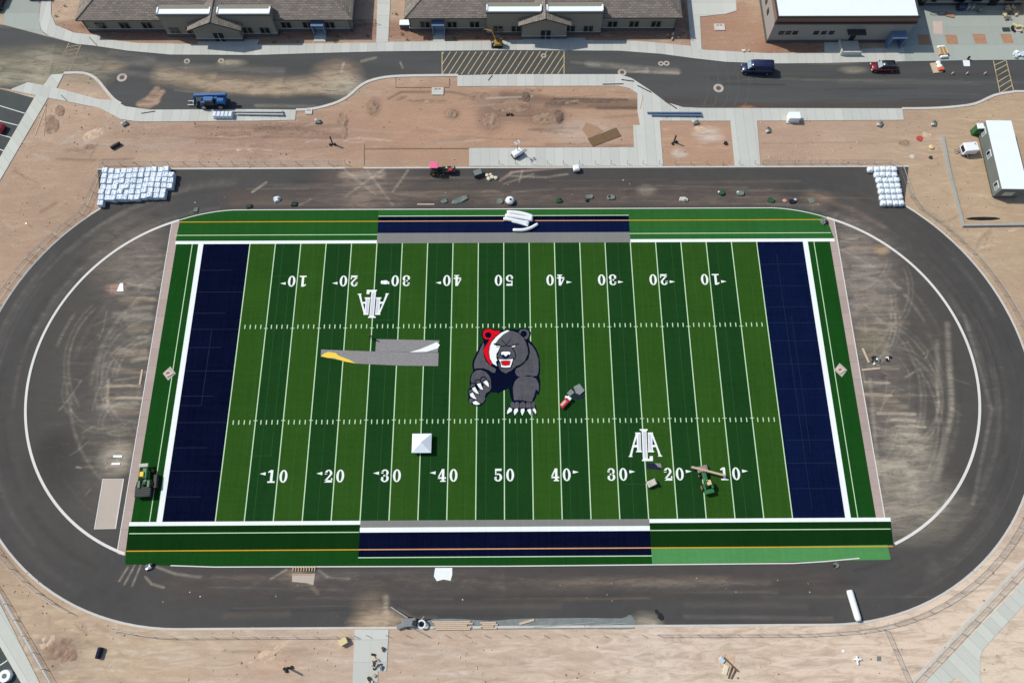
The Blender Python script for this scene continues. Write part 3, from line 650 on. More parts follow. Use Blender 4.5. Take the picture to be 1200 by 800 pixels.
stroke([(950, 240), (1060, 295), (1140, 380), (1172, 480), (1150, 590), (1090, 660), (1000, 695), (900, 702)], 12, S(106, 103, 97)[:3], .28, .9); stroke([(1130, 370), (1162, 480), (1140, 590)], 4, GREY, .3)
stroke([(200, 700), (500, 690), (900, 690)], 14, S(100, 95, 90)[:3], .3, .9); stroke([(170, 682), (420, 678), (880, 682)], 8, S(106, 99, 94)[:3], .28, .9)
for p in ([(158, 662), (146, 684)], [(165, 662), (155, 686)], [(150, 664), (140, 680)]): stroke(p, 2, PALE, .45)
stroke([(170, 675), (178, 684), (192, 688)], 2, PALE, .5); stroke([(184, 664), (205, 672), (235, 676)], 2.5, PALE, .35); stroke([(317, 678), (336, 667)], 2, PALE, .6); stroke([(374, 668), (384, 676), (410, 678)], 2.5, PALE, .35); blob(350, 675, 14, 6, TAN, .5)
stroke([(452, 700), (453, 735)], 5, PALE, .5); blob(446, 730, 22, 9, S(190, 166, 140)[:3], .75); blob(435, 715, 14, 16, TAN, .35); blob(757, 732, 12, 8, PALE, .5); stroke([(360, 680), (372, 694)], 4, TAN, .4)
for k in range(10):
    y = rs.uniform(666, 732); x = rs.uniform(180, 900); stroke([(x, y), (x+rs.uniform(60, 260), y+rs.uniform(-3, 3))], rs.uniform(1.2, 5), rs.choice([GREY, BLK, TAN]), rs.uniform(.1, .26))
for k in range(16):
    y = rs.uniform(200, 243); x = rs.uniform(215, 900); stroke([(x, y), (x+rs.uniform(50, 200), y+rs.uniform(-3, 3))], rs.uniform(1.2, 4), rs.choice([GREY, BLK, TAN]), rs.uniform(.12, .3))
# the two half discs inside the track
blob(112, 430, 60, 130, S(112, 107, 99)[:3], .36); blob(150, 420, 30, 120, S(140, 132, 122)[:3], .28); blob(150, 300, 34, 34, S(150, 138, 124)[:3], .4); blob(1055, 430, 66, 140, S(114, 108, 100)[:3], .38); blob(1020, 420, 30, 120, S(144, 134, 124)[:3], .3); blob(1010, 320, 34, 50, S(150, 138, 126)[:3], .5)
for k in range(70):
    y = rs.uniform(285, 560); x1 = 200-(y-285)*.17-rs.uniform(2, 12); x0 = x1-rs.uniform(12, 46)
    stroke([(x0, y+rs.uniform(-3, 3)), (x1, y+rs.uniform(-3, 3))], rs.uniform(1.5, 6), rs.choice([PALE, TAN, GREY, TAN]), rs.uniform(.1, .3))
for k in range(60):
    y = rs.uniform(275, 610); x0 = 982+(y-270)*.155+rs.uniform(2, 12); x1 = x0+rs.uniform(14, 60)
    if (x1-985)/160 > 1: continue
    stroke([(x0, y+rs.uniform(-3, 3)), (x1, y+rs.uniform(-3, 3))], rs.uniform(1.5, 5), rs.choice([PALE, TAN, GREY, TAN]), rs.uniform(.1, .3))
for p in ([(125, 452), (165, 452)], [(123, 466), (166, 466)], [(127, 445), (126, 475)]): stroke(p, 3, S(190, 172, 146)[:3], .6, .4)
for cx, cy, r, a0, a1 in ((178, 452, 55, 2.2, 4.3), (185, 440, 66, 2.4, 4.4), (120, 460, 42, 1.2, 3.4), (170, 430, 90, 2.6, 4.0), (185, 445, 48, 3.2, 4.6), (150, 500, 30, 3, 5.5), (985, 380, 60, -.3, 1.0), (970, 360, 75, -.2, .9), (1000, 380, 50, -.4, 1.1), (990, 500, 110, -.8, .6), (1000, 470, 100, -1.1, .4), (960, 470, 120, -1., .7), (1040, 470, 60, -1.4, 1.2), (1090, 580, 20, 0, 5), (1000, 300, 40, .2, 1.5), (1010, 340, 55, -.5, 1.2)):
    stroke([(cx+r*math.cos(t), cy+r*math.sin(t)) for t in np.linspace(a0, a1, 10)], 2.4, PALE, .16, .9)
    stroke([(cx+(r+5)*math.cos(t), cy+(r+5)*math.sin(t)) for t in np.linspace(a0, a1, 10)], 2, PALE, .12, .9)
blob(72, 540, 26, 24, BLK, .3); blob(62, 525, 12, 14, BLK, .25); blob(136, 537, 14, 12, PALE, .45); blob(136, 338, 9, 5, S(190, 150, 130)[:3], .5); blob(1033, 292, 7, 5, S(180, 152, 120)[:3], .7); blob(1068, 525, 20, 26, PALE, .4); blob(1060, 590, 46, 26, PALE, .35); blob(1035, 550, 24, 8, PALE, .4); blob(1020, 400, 14, 14, S(150, 140, 110)[:3], .4)
for x0, y, x1 in ((1028, 484, 1072), (1045, 492, 1072), (1050, 499, 1084), (1052, 508, 1076), (1014, 448, 1042), (1012, 462, 1044), (1026, 540, 1072)): stroke([(x0, y), (x1, y+1)], 3, S(196, 180, 158)[:3], .55, .4)
stroke([(1020, 445), (1032, 600)], 4, PALE, .25); stroke([(1110, 380), (1115, 480), (1098, 560)], 6, PALE, .25); stroke([(1098, 400), (1100, 480)], 5, PALE, .2)
rs2 = random.Random(77)
def ringdust(n, r0, r1, wr, ar, cols, a0=0., a1=6.283, sq=1.0):
    for k in range(n):
        sx = rs2.choice((-1, 1)); r = rs2.uniform(r0, r1); t0 = rs2.uniform(-1.5, 1.2); t1 = t0+rs2.uniform(.2, 1.0)
        stroke([(sx*(CX+r*math.cos(t)), r*math.sin(t)) for t in np.linspace(t0, min(t1, 1.55), 9)], rs2.uniform(*wr), rs2.choice(cols), rs2.uniform(*ar), .9, True)
ringdust(60, RI+.8, RO-1, (1.5, 7), (.05, .15), [GREY, BLK, BLK, GREY])
ringdust(50, 12, RI-2, (1.2, 5), (.06, .18), [PALE, BLK, GREY, GREY])
for k in range(46):
    y = rs2.choice((-1, 1))*rs2.uniform(RI+1, RO-1); x = rs2.uniform(-50, 40); stroke([(x, y), (x+rs2.uniform(8, 30), y+rs2.uniform(-.3, .3))], rs2.uniform(1, 6), rs2.choice([GREY, BLK, TAN]), rs2.uniform(.07, .2), .9, True)
stroke([(-50, 33.5), (0, 33.8), (50, 33.5)], 22, S(118, 104, 95)[:3], .45, .9, True); stroke([(-50, -33.5), (0, -33.8), (50, -33.5)], 24, S(104, 96, 90)[:3], .45, .9, True)
for k in range(130):   # crossing tyre scrubs in the half discs
    sx = rs2.choice((-1, 1)); cx_, cy_ = sx*rs2.uniform(60, 76), rs2.uniform(-22, 22)
    if math.hypot(abs(cx_)-CX, cy_) > RI-5: continue
    r = rs2.uniform(4, 22); t0 = rs2.uniform(0, 6.28); ts = np.linspace(t0, t0+rs2.uniform(.12, .45), 7); pts_ = [(cx_+r*(math.cos(t)-math.cos(t0)), cy_+r*(math.sin(t)-math.sin(t0))) for t in ts]
    if any(math.hypot(abs(p[0])-CX, p[1]) > RI-1 or abs(p[0]) < 60.6 for p in pts_): continue
    stroke(pts_, rs2.uniform(.7, 1.8), rs2.choice([PALE, PALE, PALE, BLK]), rs2.uniform(.1, .26), .8, True)
# clip to nothing over the turf and raised slabs is automatic (they stand higher)
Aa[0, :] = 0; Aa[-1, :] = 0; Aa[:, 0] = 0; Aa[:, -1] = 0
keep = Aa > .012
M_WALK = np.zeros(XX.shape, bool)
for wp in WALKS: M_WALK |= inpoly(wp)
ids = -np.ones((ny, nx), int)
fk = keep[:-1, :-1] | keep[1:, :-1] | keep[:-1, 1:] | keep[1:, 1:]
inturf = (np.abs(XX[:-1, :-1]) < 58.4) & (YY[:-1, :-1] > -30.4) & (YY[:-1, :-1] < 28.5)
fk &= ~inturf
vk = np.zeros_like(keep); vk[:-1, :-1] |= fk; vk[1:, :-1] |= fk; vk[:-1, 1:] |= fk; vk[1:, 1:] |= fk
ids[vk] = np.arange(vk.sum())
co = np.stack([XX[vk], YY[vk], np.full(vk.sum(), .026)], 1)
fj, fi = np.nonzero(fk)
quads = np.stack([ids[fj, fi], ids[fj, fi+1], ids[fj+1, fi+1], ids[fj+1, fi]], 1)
me = bpy.data.meshes.new('dust_vignette_film'); me.vertices.add(len(co)); me.vertices.foreach_set('co', co.ravel())
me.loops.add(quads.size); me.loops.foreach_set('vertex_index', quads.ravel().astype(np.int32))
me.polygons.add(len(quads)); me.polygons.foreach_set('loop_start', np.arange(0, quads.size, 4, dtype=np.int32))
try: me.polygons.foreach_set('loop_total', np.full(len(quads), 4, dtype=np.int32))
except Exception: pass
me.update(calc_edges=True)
ca = me.color_attributes.new('dust_vignette_col', 'FLOAT_COLOR', 'POINT')
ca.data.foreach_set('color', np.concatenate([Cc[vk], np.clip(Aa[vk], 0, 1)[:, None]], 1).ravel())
me.materials.append(MATS['dust']); do = bpy.data.objects.new('dust_vignette_film', me); COL.objects.link(do); do['kind'] = 'structure'  # film holds real dust and soil plus painted vignette brightness

# soil relief: spoil mounds and clods
from mathutils import noise as mnoise
def mound(x, y, rx, ry, h, mat='dirt', rot=0, seed=0, n=26):
    c = P(x, y); vs, fs = [], []; ca_, sa_ = math.cos(rot), math.sin(rot)
    for j in range(n+1):
        for i in range(n+1):
            u, v = 2*i/n-1, 2*j/n-1; e = max(0, 1-(u*u+v*v)); X_, Y_ = u*rx*ca_-v*ry*sa_+c.x, u*rx*sa_+v*ry*ca_+c.y
            q = mnoise.fractal(Vector((X_*.9, Y_*.9, seed)), 1, 2, 5)
            vs.append((X_, Y_, -.04+.55*h*(e**.8)*(.75+.9*q)+.07*e*mnoise.noise(Vector((X_*4, Y_*4, seed)))))
    for j in range(n):
        for i in range(n): a_ = j*(n+1)+i; fs.append((a_, a_+1, a_+n+2, a_+n+1))
    m = MB().m(mat, True); m.add(vs, fs); return m
simple('spoil', S(152, 126, 104), .95, var=.25, scale=1.2, bump=.6); simple('spoil_pale', S(200, 174, 148), .95, var=.18, scale=1.2, bump=.6); simple('spoil_dark', S(112, 94, 80), .95, var=.25, scale=1.2, bump=.6)
for i, (x, y, rx, ry, h, mt, r_) in enumerate(((640, 139, 3.2, 1.5, .5, 'spoil', .1), (655, 137, 1.0, 1.7, .7, 'spoil_dark', .1), (600, 124, 4.5, 1.8, .35, 'spoil', 0), (576, 142, 1.9, 2.2, .45, 'spoil', .2), (530, 134, 1.4, 1.1, .5, 'spoil', 0), (438, 125, 1.1, 1.7, .4, 'spoil', 0),
    (700, 119, 5.2, .5, .3, 'spoil_dark', -.02), (660, 121, 4, .6, .28, 'spoil_dark', .02), (620, 106, 3.5, .5, .3, 'spoil', 0), (560, 113, 2.6, 1.2, .35, 'spoil', 0), (470, 115, 1.6, .6, .3, 'spoil', .3), (500, 118, 5, .5, .28, 'spoil', 0), (404, 150, .8, 3.4, .4, 'spoil', 0), (400, 140, 1.0, 2.0, .3, 'spoil', 0),
    (616, 114, 1.0, 1.4, .6, 'spoil_dark', 0), (350, 156, 8, .7, .2, 'spoil', -.03), (330, 146, 7, .6, .18, 'spoil', .02), (270, 157, 5, .8, .2, 'spoil', .05), (300, 176, 9, .5, .16, 'spoil_pale', 0), (60, 146, 1.6, 2.6, .4, 'spoil', .4), (70, 130, 1.0, 1.6, .4, 'spoil', .4),
    (110, 158, 2.5, 1.4, .3, 'spoil_pale', .5), (105, 172, 1.2, .7, .4, 'spoil', 0), (70, 760, 2.6, 1.8, .35, 'spoil', .3), (82, 768, 1.8, 1.2, .35, 'spoil', .8), (55, 752, 1.6, 1.0, .3, 'spoil_pale', .6), (820, 152, 1.6, 1.0, .2, 'spoil_pale', 0), (310, 770, 3.4, 1.2, .22, 'spoil_pale', .4), (330, 758, 2.4, .8, .2, 'spoil_pale', .6),
    (730, 786, 3, .8, .2, 'spoil_pale', .1), (850, 772, 2.2, 1.4, .25, 'spoil_pale', .2), (1060, 168, 1.4, .9, .25, 'spoil', 0), (1085, 158, 1.2, .8, .25, 'spoil_pale', 0), (590, 128, 1.2, .8, .3, 'spoil_dark', .4))):
    struct(mound(x, y, rx, ry, h, mt, r_, i*3.1), 'soil_mound')
SOILM = MASK_SOIL & ~M_WALK
cl = MB(); rg = random.Random(31); cnt = 0
while cnt < 3600:
    x, y = rg.uniform(GX0+1, GX1-1), rg.uniform(GY0+1, GY1-1); i, j = int((x-GX0)/GS), int((y-GY0)/GS)
    if not SOILM[j, i]: continue
    if mnoise.noise(Vector((x*.09, y*.09, 3.)))+rg.uniform(-.5, .5) < .0: continue
    s_ = rg.choice((.05, .06, .08, .1, .1, .14, .2))*rg.uniform(.8, 1.3); cl.m(rg.choice(('spoil', 'spoil_pale', 'spoil_pale', 'spoil')) if s_ > .12 else rg.choice(('spoil', 'spoil_pale')))
    r0 = rg.uniform(0, 2); vs_ = [(x+s_*math.cos(r0+k*1.57)*rg.uniform(.7, 1.2), y+s_*math.sin(r0+k*1.57)*rg.uniform(.7, 1.2), 0) for k in range(4)]+[(x, y, s_*rg.uniform(.6, 1.1))]
    cl.add(vs_, [(0, 1, 4), (1, 2, 4), (2, 3, 4), (3, 0, 4)]); cnt += 1
oc = cl.build('soil_clods', recalc=False); oc['kind'] = 'stuff'
# ================================================================== BEAR EMBLEM + MONOGRAMS
def emb(root, name, mats_polys, cen, fn, z=Z+.012, dz=.004, flip=1):
    mb = MB(); 
    for i, (m_, poly) in enumerate(mats_polys):
        mb.m(m_); pts = [fn(p) for p in poly]
        mb.sheet([((p[0]-cen[0]), (p[1]-cen[1])) for p in pts], z+dz*i*.35)
    return mb.build(name, root, recalc=False)
def bfn(p): q = P(540+p[0]/11.43, 375+p[1]/11.43); return (q.x, q.y)
def up(poly): return [(x, y+629) for x, y in poly]
def ell(cx, cy, rx, ry, n=14, r=0): return [(cx+rx*math.cos(t)*math.cos(r)-ry*math.sin(t)*math.sin(r), cy+rx*math.cos(t)*math.sin(r)+ry*math.sin(t)*math.cos(r)) for t in [2*math.pi*i/n for i in range(n)]]
def line(pts, w):
    L, Rr = ribbon([Vector(p) for p in pts], w); return [tuple(p) for p in L]+[tuple(p) for p in Rr[::-1]]
bc = bfn((600, 620))
sil = [(278, 200), (284, 150), (320, 118), (385, 112), (455, 130), (520, 132), (600, 126), (700, 122), (765, 134), (795, 114), (855, 108), (912, 124), (940, 168), (932, 218), (906, 255), (955, 305), (1012, 385), (1048, 475), (1062, 580), (1062, 700), (1052, 752), (1062, 800), (1066, 860), (1064, 925), (1042, 1012), (1024, 985), (1000, 1050), (968, 1104), (1000, 1130), (1012, 1175), (1018, 1210), (990, 1215), (955, 1190), (930, 1215), (900, 1195), (850, 1215), (790, 1190), (750, 1220), (700, 1190), (650, 1205), (640, 1170), (655, 1135), (690, 1090), (668, 1040), (655, 975), (640, 910), (605, 930), (560, 950), (505, 980), (470, 968), (405, 966), (372, 995), (345, 1030), (335, 1090), (275, 1145), (210, 1155), (145, 1125), (108, 1060), (96, 1000), (96, 945), (120, 905), (120, 800), (132, 735), (165, 685), (152, 600), (164, 530), (208, 440), (255, 340), (305, 285), (290, 245)]
claw = [[(300, 200), (345, 178), (370, 215), (378, 270), (350, 250), (320, 225)], [(215, 225), (265, 215), (280, 260), (303, 305), (270, 300), (238, 268)], [(150, 285), (190, 265), (215, 310), (245, 362), (205, 350), (168, 320)], [(120, 360), (160, 340), (185, 385), (213, 432), (170, 420), (133, 395)], [(158, 470), (200, 450), (235, 475), (260, 495), (210, 508), (170, 495)],
        [(650, 540), (687, 560), (682, 592), (618, 630), (622, 590)], [(720, 560), (762, 550), (767, 590), (720, 648), (708, 600)], [(805, 560), (852, 555), (852, 592), (822, 652), (802, 600)], [(888, 570), (932, 558), (944, 592), (935, 648), (900, 600)], [(962, 560), (990, 550), (1010, 590), (1006, 632), (973, 592)]]
def grow(poly, k=1.45):
    cx = sum(p[0] for p in poly)/len(poly); cy = sum(p[1] for p in poly)/len(poly); return [(cx+(x-cx)*k, cy+(y-cy)*k) for x, y in poly]
L1 = [('bear_navy', sil)]+[('bear_navy', grow(up(c))) for c in claw]
L1 += [('bear_grey', [(905, 300), (960, 350), (1010, 430), (1038, 520), (1044, 620), (1038, 700), (1018, 745), (960, 752), (900, 738), (800, 765), (750, 745), (727, 700), (740, 640), (800, 600), (860, 560), (895, 535), (925, 440), (905, 380)]),
  ('bear_grey', [(770, 772), (850, 752), (960, 760), (1010, 785), (1042, 850), (1048, 910), (1038, 955), (1005, 925), (985, 1005), (950, 1095), (860, 1080), (780, 1070), (712, 1072), (702, 980), (697, 900), (725, 820)]),
  ('bear_grey', [(300, 300), (322, 350), (300, 430), (325, 500), (355, 560), (400, 612), (470, 655), (462, 700), (430, 708), (370, 668), (300, 645), (220, 645), (182, 655), (177, 590), (192, 530), (232, 450), (268, 370)]),
  ('bear_grey', [(205, 675), (270, 668), (335, 695), (385, 750), (402, 800), (402, 850), (406, 905), (385, 950), (335, 980), (322, 1020), (328, 1060), (298, 1105), (250, 1118), (200, 1128), (152, 1108), (128, 1050), (113, 985), (135, 930), (145, 860), (134, 800), (152, 722)])]
for cx, w_ in ((690, 27), (752, 33), (828, 36), (905, 34), (968, 24)): L1.append(('bear_grey', [(cx-w_, 1175), (cx-w_, 1120), (cx-w_*.5, 1096), (cx+w_*.5, 1096), (cx+w_, 1120), (cx+w_, 1175)]))
for cx, cy in ((232, 832), (305, 795), (165, 880), (138, 960), (140, 1075)): L1 += [('bear_navy', ell(cx, cy, 46, 42)), ('bear_grey', ell(cx, cy+5, 34, 34))]
L1 += [('bear_navy', ell(215, 905, 38, 46)), ('bear_navy', line([(380, 800), (375, 870), (392, 905)], 10)), ('bear_navy', ell(285, 870, 20, 30)), ('bear_grey', [(225, 960), (300, 880), (380, 850), (398, 905), (378, 945), (325, 975), (318, 1030), (280, 1090), (230, 1060), (200, 1010)])]
for c in claw: L1 += [('bear_navy', grow(up(c), 1.3)), ('turf_white', up(c))]
# head
L1 += [('bear_navy', [(640, 128), (760, 140), (850, 210), (900, 300), (925, 420), (905, 520), (880, 520), (860, 570), (800, 620), (740, 650), (690, 700), (600, 725), (520, 690), (470, 630), (400, 612), (340, 560), (310, 480), (300, 400), (320, 330), (360, 270), (420, 200), (520, 140)]),
  ('bear_grey', [(645, 143), (700, 150), (770, 175), (835, 235), (872, 300), (895, 380), (902, 440), (880, 500), (850, 555), (790, 600), (745, 615), (715, 640), (672, 680), (640, 690), (602, 715), (560, 690), (525, 660), (505, 610), (508, 540), (480, 490), (490, 440), (520, 400), (530, 360), (500, 345), (470, 305), (500, 265), (560, 200)]),
  ('turf_white', [(615, 137), (655, 142), (570, 192), (510, 250), (472, 300), (445, 330), (530, 368), (500, 420), (478, 450), (475, 500), (488, 545), (468, 560), (487, 618), (430, 585), (392, 515), (380, 430), (392, 350), (412, 300), (470, 230), (540, 172)]),
  ('bear_red', [(296, 200), (300, 152), (330, 127), (390, 121), (450, 143), (530, 145), (512, 182), (440, 240), (400, 300), (380, 370), (374, 430), (385, 515), (420, 590), (398, 602), (350, 540), (320, 470), (310, 440), (300, 410), (330, 350), (370, 290), (382, 255), (340, 262), (305, 238)]),
  ('bear_navy', ell(368, 202, 44, 40)), ('bear_grey', [(775, 160), (798, 130), (860, 122), (905, 145), (920, 190), (902, 240), (872, 262), (835, 225), (800, 195)]), ('bear_navy', ell(842, 186, 44, 44)),
  ('bear_navy', line([(545, 262), (590, 312), (606, 345)], 9)), ('bear_navy', line([(672, 262), (625, 312), (606, 345)], 9)), ('bear_navy', line([(440, 318), (500, 332), (548, 352), (600, 348)], 13)), ('bear_navy', line([(775, 318), (720, 334), (680, 350), (612, 348)], 13)),
  ('bear_navy', line([(528, 372), (500, 432), (482, 480), (505, 525)], 12)), ('bear_navy', line([(690, 372), (725, 432), (738, 490), (712, 530)], 12)), ('bear_grey', [(548, 358), (670, 358), (700, 420), (715, 480), (700, 515), (510, 515), (495, 470), (520, 420)]),
  ('bear_navy', [(470, 336), (545, 345), (525, 372), (480, 362)]), ('turf_white', [(474, 344), (532, 350), (518, 364), (488, 358)]), ('bear_navy', [(668, 352), (745, 330), (728, 366), (688, 372)]), ('turf_white', [(680, 354), (735, 338), (722, 360), (690, 365)]),
  ('bear_navy', [(528, 425), (560, 410), (640, 410), (675, 425), (676, 470), (640, 500), (600, 515), (560, 500), (528, 470)]), ('turf_white', [(538, 432), (570, 422), (640, 422), (666, 434), (660, 464), (635, 470), (620, 480), (600, 486), (580, 480), (562, 470), (542, 464)]), ('bear_navy', [(560, 455), (582, 470), (600, 495), (622, 470), (645, 455), (650, 480), (600, 508), (556, 484)]),
  ('bear_navy', [(492, 512), (600, 518), (712, 510), (695, 590), (676, 648), (600, 655), (528, 645), (520, 590)]), ('turf_white', [(506, 524), (600, 530), (700, 522), (682, 580), (662, 634), (600, 638), (540, 632), (535, 575)]),
  ('bear_navy', [(535, 548), (600, 541), (668, 546), (655, 606), (600, 614), (550, 606)]), ('bear_red', [(548, 552), (600, 548), (658, 551), (648, 600), (612, 606), (600, 598), (585, 606), (556, 600)]),
  ('bear_grey', [(530, 655), (600, 664), (676, 655), (660, 682), (602, 715), (548, 690)])]
bear = thing('field_emblem', 'growling grey bear emblem with red and white face at midfield', 'emblem', (bc[0], bc[1], 0))
emb(bear, 'bear_inlay', L1, bc, bfn, Z+.008, .0016)
def lfn(p): q = P(725+p[0]/7.27, 495+p[1]/7.27); return (q.x, q.y)
LG = [('turf_white', [(178, 55), (246, 55), (246, 66), (236, 72), (247, 308), (262, 308), (265, 285), (290, 285), (292, 327), (198, 327), (198, 318), (206, 312), (196, 72), (178, 66)]),
  ('turf_white', [(140, 84), (187, 84), (187, 95), (192, 240), (198, 242), (198, 252), (148, 252), (148, 243), (158, 238), (156, 210), (128, 210), (112, 282), (116, 283), (116, 292), (85, 292), (85, 284), (92, 282), (145, 95), (140, 93)]),
  ('turf_white', [(292, 84), (247, 84), (248, 95), (252, 240), (248, 242), (248, 252), (302, 252), (302, 243), (292, 238), (290, 208), (318, 208), (340, 278), (336, 280), (336, 289), (370, 289), (370, 280), (360, 278), (290, 95), (292, 93)]),
  ('turf_dark', [(152, 130), (155, 190), (132, 190)]), ('turf_dark', [(286, 130), (288, 190), (310, 190)]),
  ('logo_grey', [(205, 78), (230, 78), (238, 300), (215, 300)]), ('logo_grey', [(164, 100), (182, 100), (187, 235), (167, 235)]), ('logo_grey', [(254, 100), (274, 100), (282, 235), (260, 235)])]
lc = lfn((226, 190))
mg = thing('monogram', 'white interlocked letters ALA reading upright, on the turf above the lower right 30', 'monogram', (lc[0], lc[1], 0))
m1 = emb(mg, 'letters', LG, lc, lfn, Z+.012, .006)
q = P(437.5, 356)
copy_tree(mg, (-lc[0]+.05, q.y, 0), math.pi, 'white interlocked letters ALA reading upside down, on the turf below the upper left 30', None)
# ================================================================== BUILDINGS
def house(name, label, x0, x1, eave, yw, wings, porch, wins, awn, wing_y, wing_h, porch_y):
    """x0,x1 wall ends; yw wall face; hip roof with 0.6 m overhang"""
    r = thing(name, label, 'building', ((x0+x1)/2, yw, 0)); ox, oy = (x0+x1)/2, yw; D = 17.0
    def X(v): return v-ox
    m = MB().m('stucco').box((0, D/2, eave/2), (x1-x0, D, eave)); m.m('stone').box((0, D/2-.06, .45), (x1-x0+.16, D+.12, .9)); m.m('trim').box((0, D/2-.08, .95), (x1-x0+.24, D+.2, .09)); m.build('wall', r)
    ov = .7; e0, e1 = X(x0)-ov, X(x1)+ov; f0, f1 = -ov, D+ov; hd = (f1-f0)/2; rz = eave+hd*.44
    rf = MB().m('shingle'); A, B, C_, D_ = (e0, f0, eave), (e1, f0, eave), (e1, f1, eave), (e0, f1, eave); E, F_ = (e0+hd, f0+hd, rz), (e1-hd, f0+hd, rz)
    rf.add([A, B, F_, E], [(0, 1, 2, 3)]); rf.add([C_, D_, E, F_], [(0, 1, 2, 3)]); rf.m('shingle_side'); rf.add([B, C_, F_], [(0, 1, 2)]); rf.add([D_, A, E], [(0, 1, 2)])
    rf.m('fascia'); strip(rf, [A[:2], B[:2], C_[:2], D_[:2]], .08, eave-.2, eave+.01, True); rf.add([(e0, f0, eave-.18), (e1, f0, eave-.18), (e1, f1, eave-.18), (e0, f1, eave-.18)], [(0, 1, 2, 3)])
    ro = rf.build('roof', r)
    cp = MB().m('shingle_side'); 
    for a_, b_ in ((A, E), (B, F_)): cp.cyl(Vector(a_)+Vector((0, 0, .02)), Vector(b_)+Vector((0, 0, .03)), .14, n=6)
    cp.cyl(Vector(E)+Vector((0, 0, .02)), Vector(F_)+Vector((0, 0, .02)), .14, n=6); cp.build('ridge_cap', ro)
    for a_, b_ in wings:
        d = wing_y-oy; dep = 2.6; cx = (X(a_)+X(b_))/2; wd = b_-a_
        wg = MB().m('stucco').box((cx, d+dep/2, wing_h/2), (wd, dep, wing_h)); wg.m('stone').box((cx, d+dep/2-.06, .45), (wd+.16, dep, .9)); wg.m('trim').box((cx, d+dep/2-.08, .95), (wd+.24, dep, .09)); wo_ = wg.build('wing', r)
        pr = MB().m('fascia').box((cx, d+.62, wing_h+.02), (wd+.3, 1.5, .22)); pr.m('white_roof').box((cx, d+.72, wing_h+.2), (wd-.1, 1.15, .16)); pr.box((X(a_)+.1, d+.95, wing_h+.3), (.25, 1.4, .3)); pr.box((X(b_)-.1, d+.95, wing_h+.3), (.25, 1.4, .3)); pr.build('parapet_cap', wo_)
    for wx, off, hh_ in wins:
        wy = (wing_y if off else yw)-oy
        fr = MB().m('stucco'); fr.box((X(wx), wy-.05, 1.75), (2.1, .1, 1.5)); fo = fr.build('window', r)
        for s in (-1, 1):
            MB().m('fascia').box((X(wx)+s*.5, wy-.13, 1.78), (.82, .06, 1.36)).build('frame', fo)
            MB().m('glass_dark').box((X(wx)+s*.5, wy-.17, 1.78), (.66, .04, 1.22)).build('pane', fo)
    # porch
    pa, pb, apex, pe, pz = porch; cx = (pa+pb)/2-ox; hw = (pb-pa)/2; py = porch_y-oy
    pw = MB().m('stucco').prism([(cx-hw+.8, py+.7), (cx+hw-.8, py+.7), (cx+hw-.8, 3), (cx-hw+.8, 3)], 0, pe-.1)
    n0 = len(pw.v); sl_ = (apex-pe)/hw
    pw.add([(cx-hw+.8, py+.7, pe-.1), (cx+hw-.8, py+.7, pe-.1), (cx, py+.7, apex-.25), (cx-hw+.8, 1, pe-.1), (cx+hw-.8, 1, pe-.1), (cx, 1, apex-.25)], [(0, 1, 2), (3, 5, 4), (0, 2, 5, 3), (1, 4, 5, 2)])
    pw.m('stone').box((cx, py+1.2, .45), (2*hw-1.44, 1.2, .9)); pw.m('trim').box((cx, py+1.2, .95), (2*hw-1.36, 1.3, .09)); pw.build('porch', r)
    rp = MB(); th = .12; yb_ = (apex-eave)/.44+1.5
    for s in (-1, 1):
        rp.m('shingle_side'); a_ = (cx, py, apex); b_ = (cx+s*hw, py, pe); c_ = (cx+s*hw, 1.2, pe); d_ = (cx, yb_, apex)
        rp.add([a_, b_, c_, d_], [(0, 1, 2, 3)]); rp.m('fascia'); rp.add([a_, b_, (b_[0], b_[1], b_[2]-.28), (a_[0], a_[1], a_[2]-.28)], [(0, 1, 2, 3)]); rp.add([b_, c_, (c_[0], c_[1], c_[2]-.25), (b_[0], b_[1], b_[2]-.25)], [(0, 1, 2, 3)])
        rp.add([(q_[0], q_[1], q_[2]-.25) for q_ in (a_, b_, c_, d_)], [(3, 2, 1, 0)])
    po = rp.build('porch_roof', r); MB().m('shingle_side').cyl((cx, py, apex+.02), (cx, yb_-.2, apex+.02), .13, n=6).build('ridge_cap', po)
    dr = MB().m('glass_dark').box((cx-.1+pz, py+.62, 1.15), (1.9, .1, 2.3)).build('door', r); MB().m('trim').box((cx-.1+pz, py+.54, 1.15), (.08, .06, 2.3)).build('door_frame', dr)
    MB().m('trim').box((cx+.9+pz, py+.52, 1.1), (.06, .08, .5)).build('handle', dr)
    for ax in awn:
        aw = MB().m('blue_grey'); aw.box((X(ax), -.75, 2.95), (2.5, 1.5, .14)); 
        for s in (-1, 1): aw.box((X(ax)+s*1.15, -.7, 1.45), (.16, 1.2, 2.9))
        ao = aw.build('door_portal', r); MB().m('blue_grey').box((X(ax), -.08, 1.3), (1.8, .1, 2.5)).build('door', ao); MB().m('walk_big').box((X(ax), -1.4, .06), (2.4, 2.6, .12)).build('door_step', r)
    for dx in (x0+.1, x1-.1): MB().m('fascia').box((X(dx), -.2, eave/2), (.14, .14, eave)).build('downspout', r)
    return r
house('classroom_building', 'grey stucco building at top left under a hipped shingle roof with a gabled porch', -83.3, -30.4, 3.85, 72.1, [(-67.1, -56.8), (-55.5, -45.2)], (-61.9, -51.3, 5.9, 3.7, .2),
      [(-80.2, 0, 0), (-75.5, 0, 0), (-71.0, 0, 0), (-65.3, 1, 0), (-62.0, 1, 0), (-50.8, 1, 0), (-47.4, 1, 0), (-43.3, 0, 0), (-39.0, 0, 0), (-34.6, 0, 0)], [-36.8], 70.8, 5.7, 68.9)
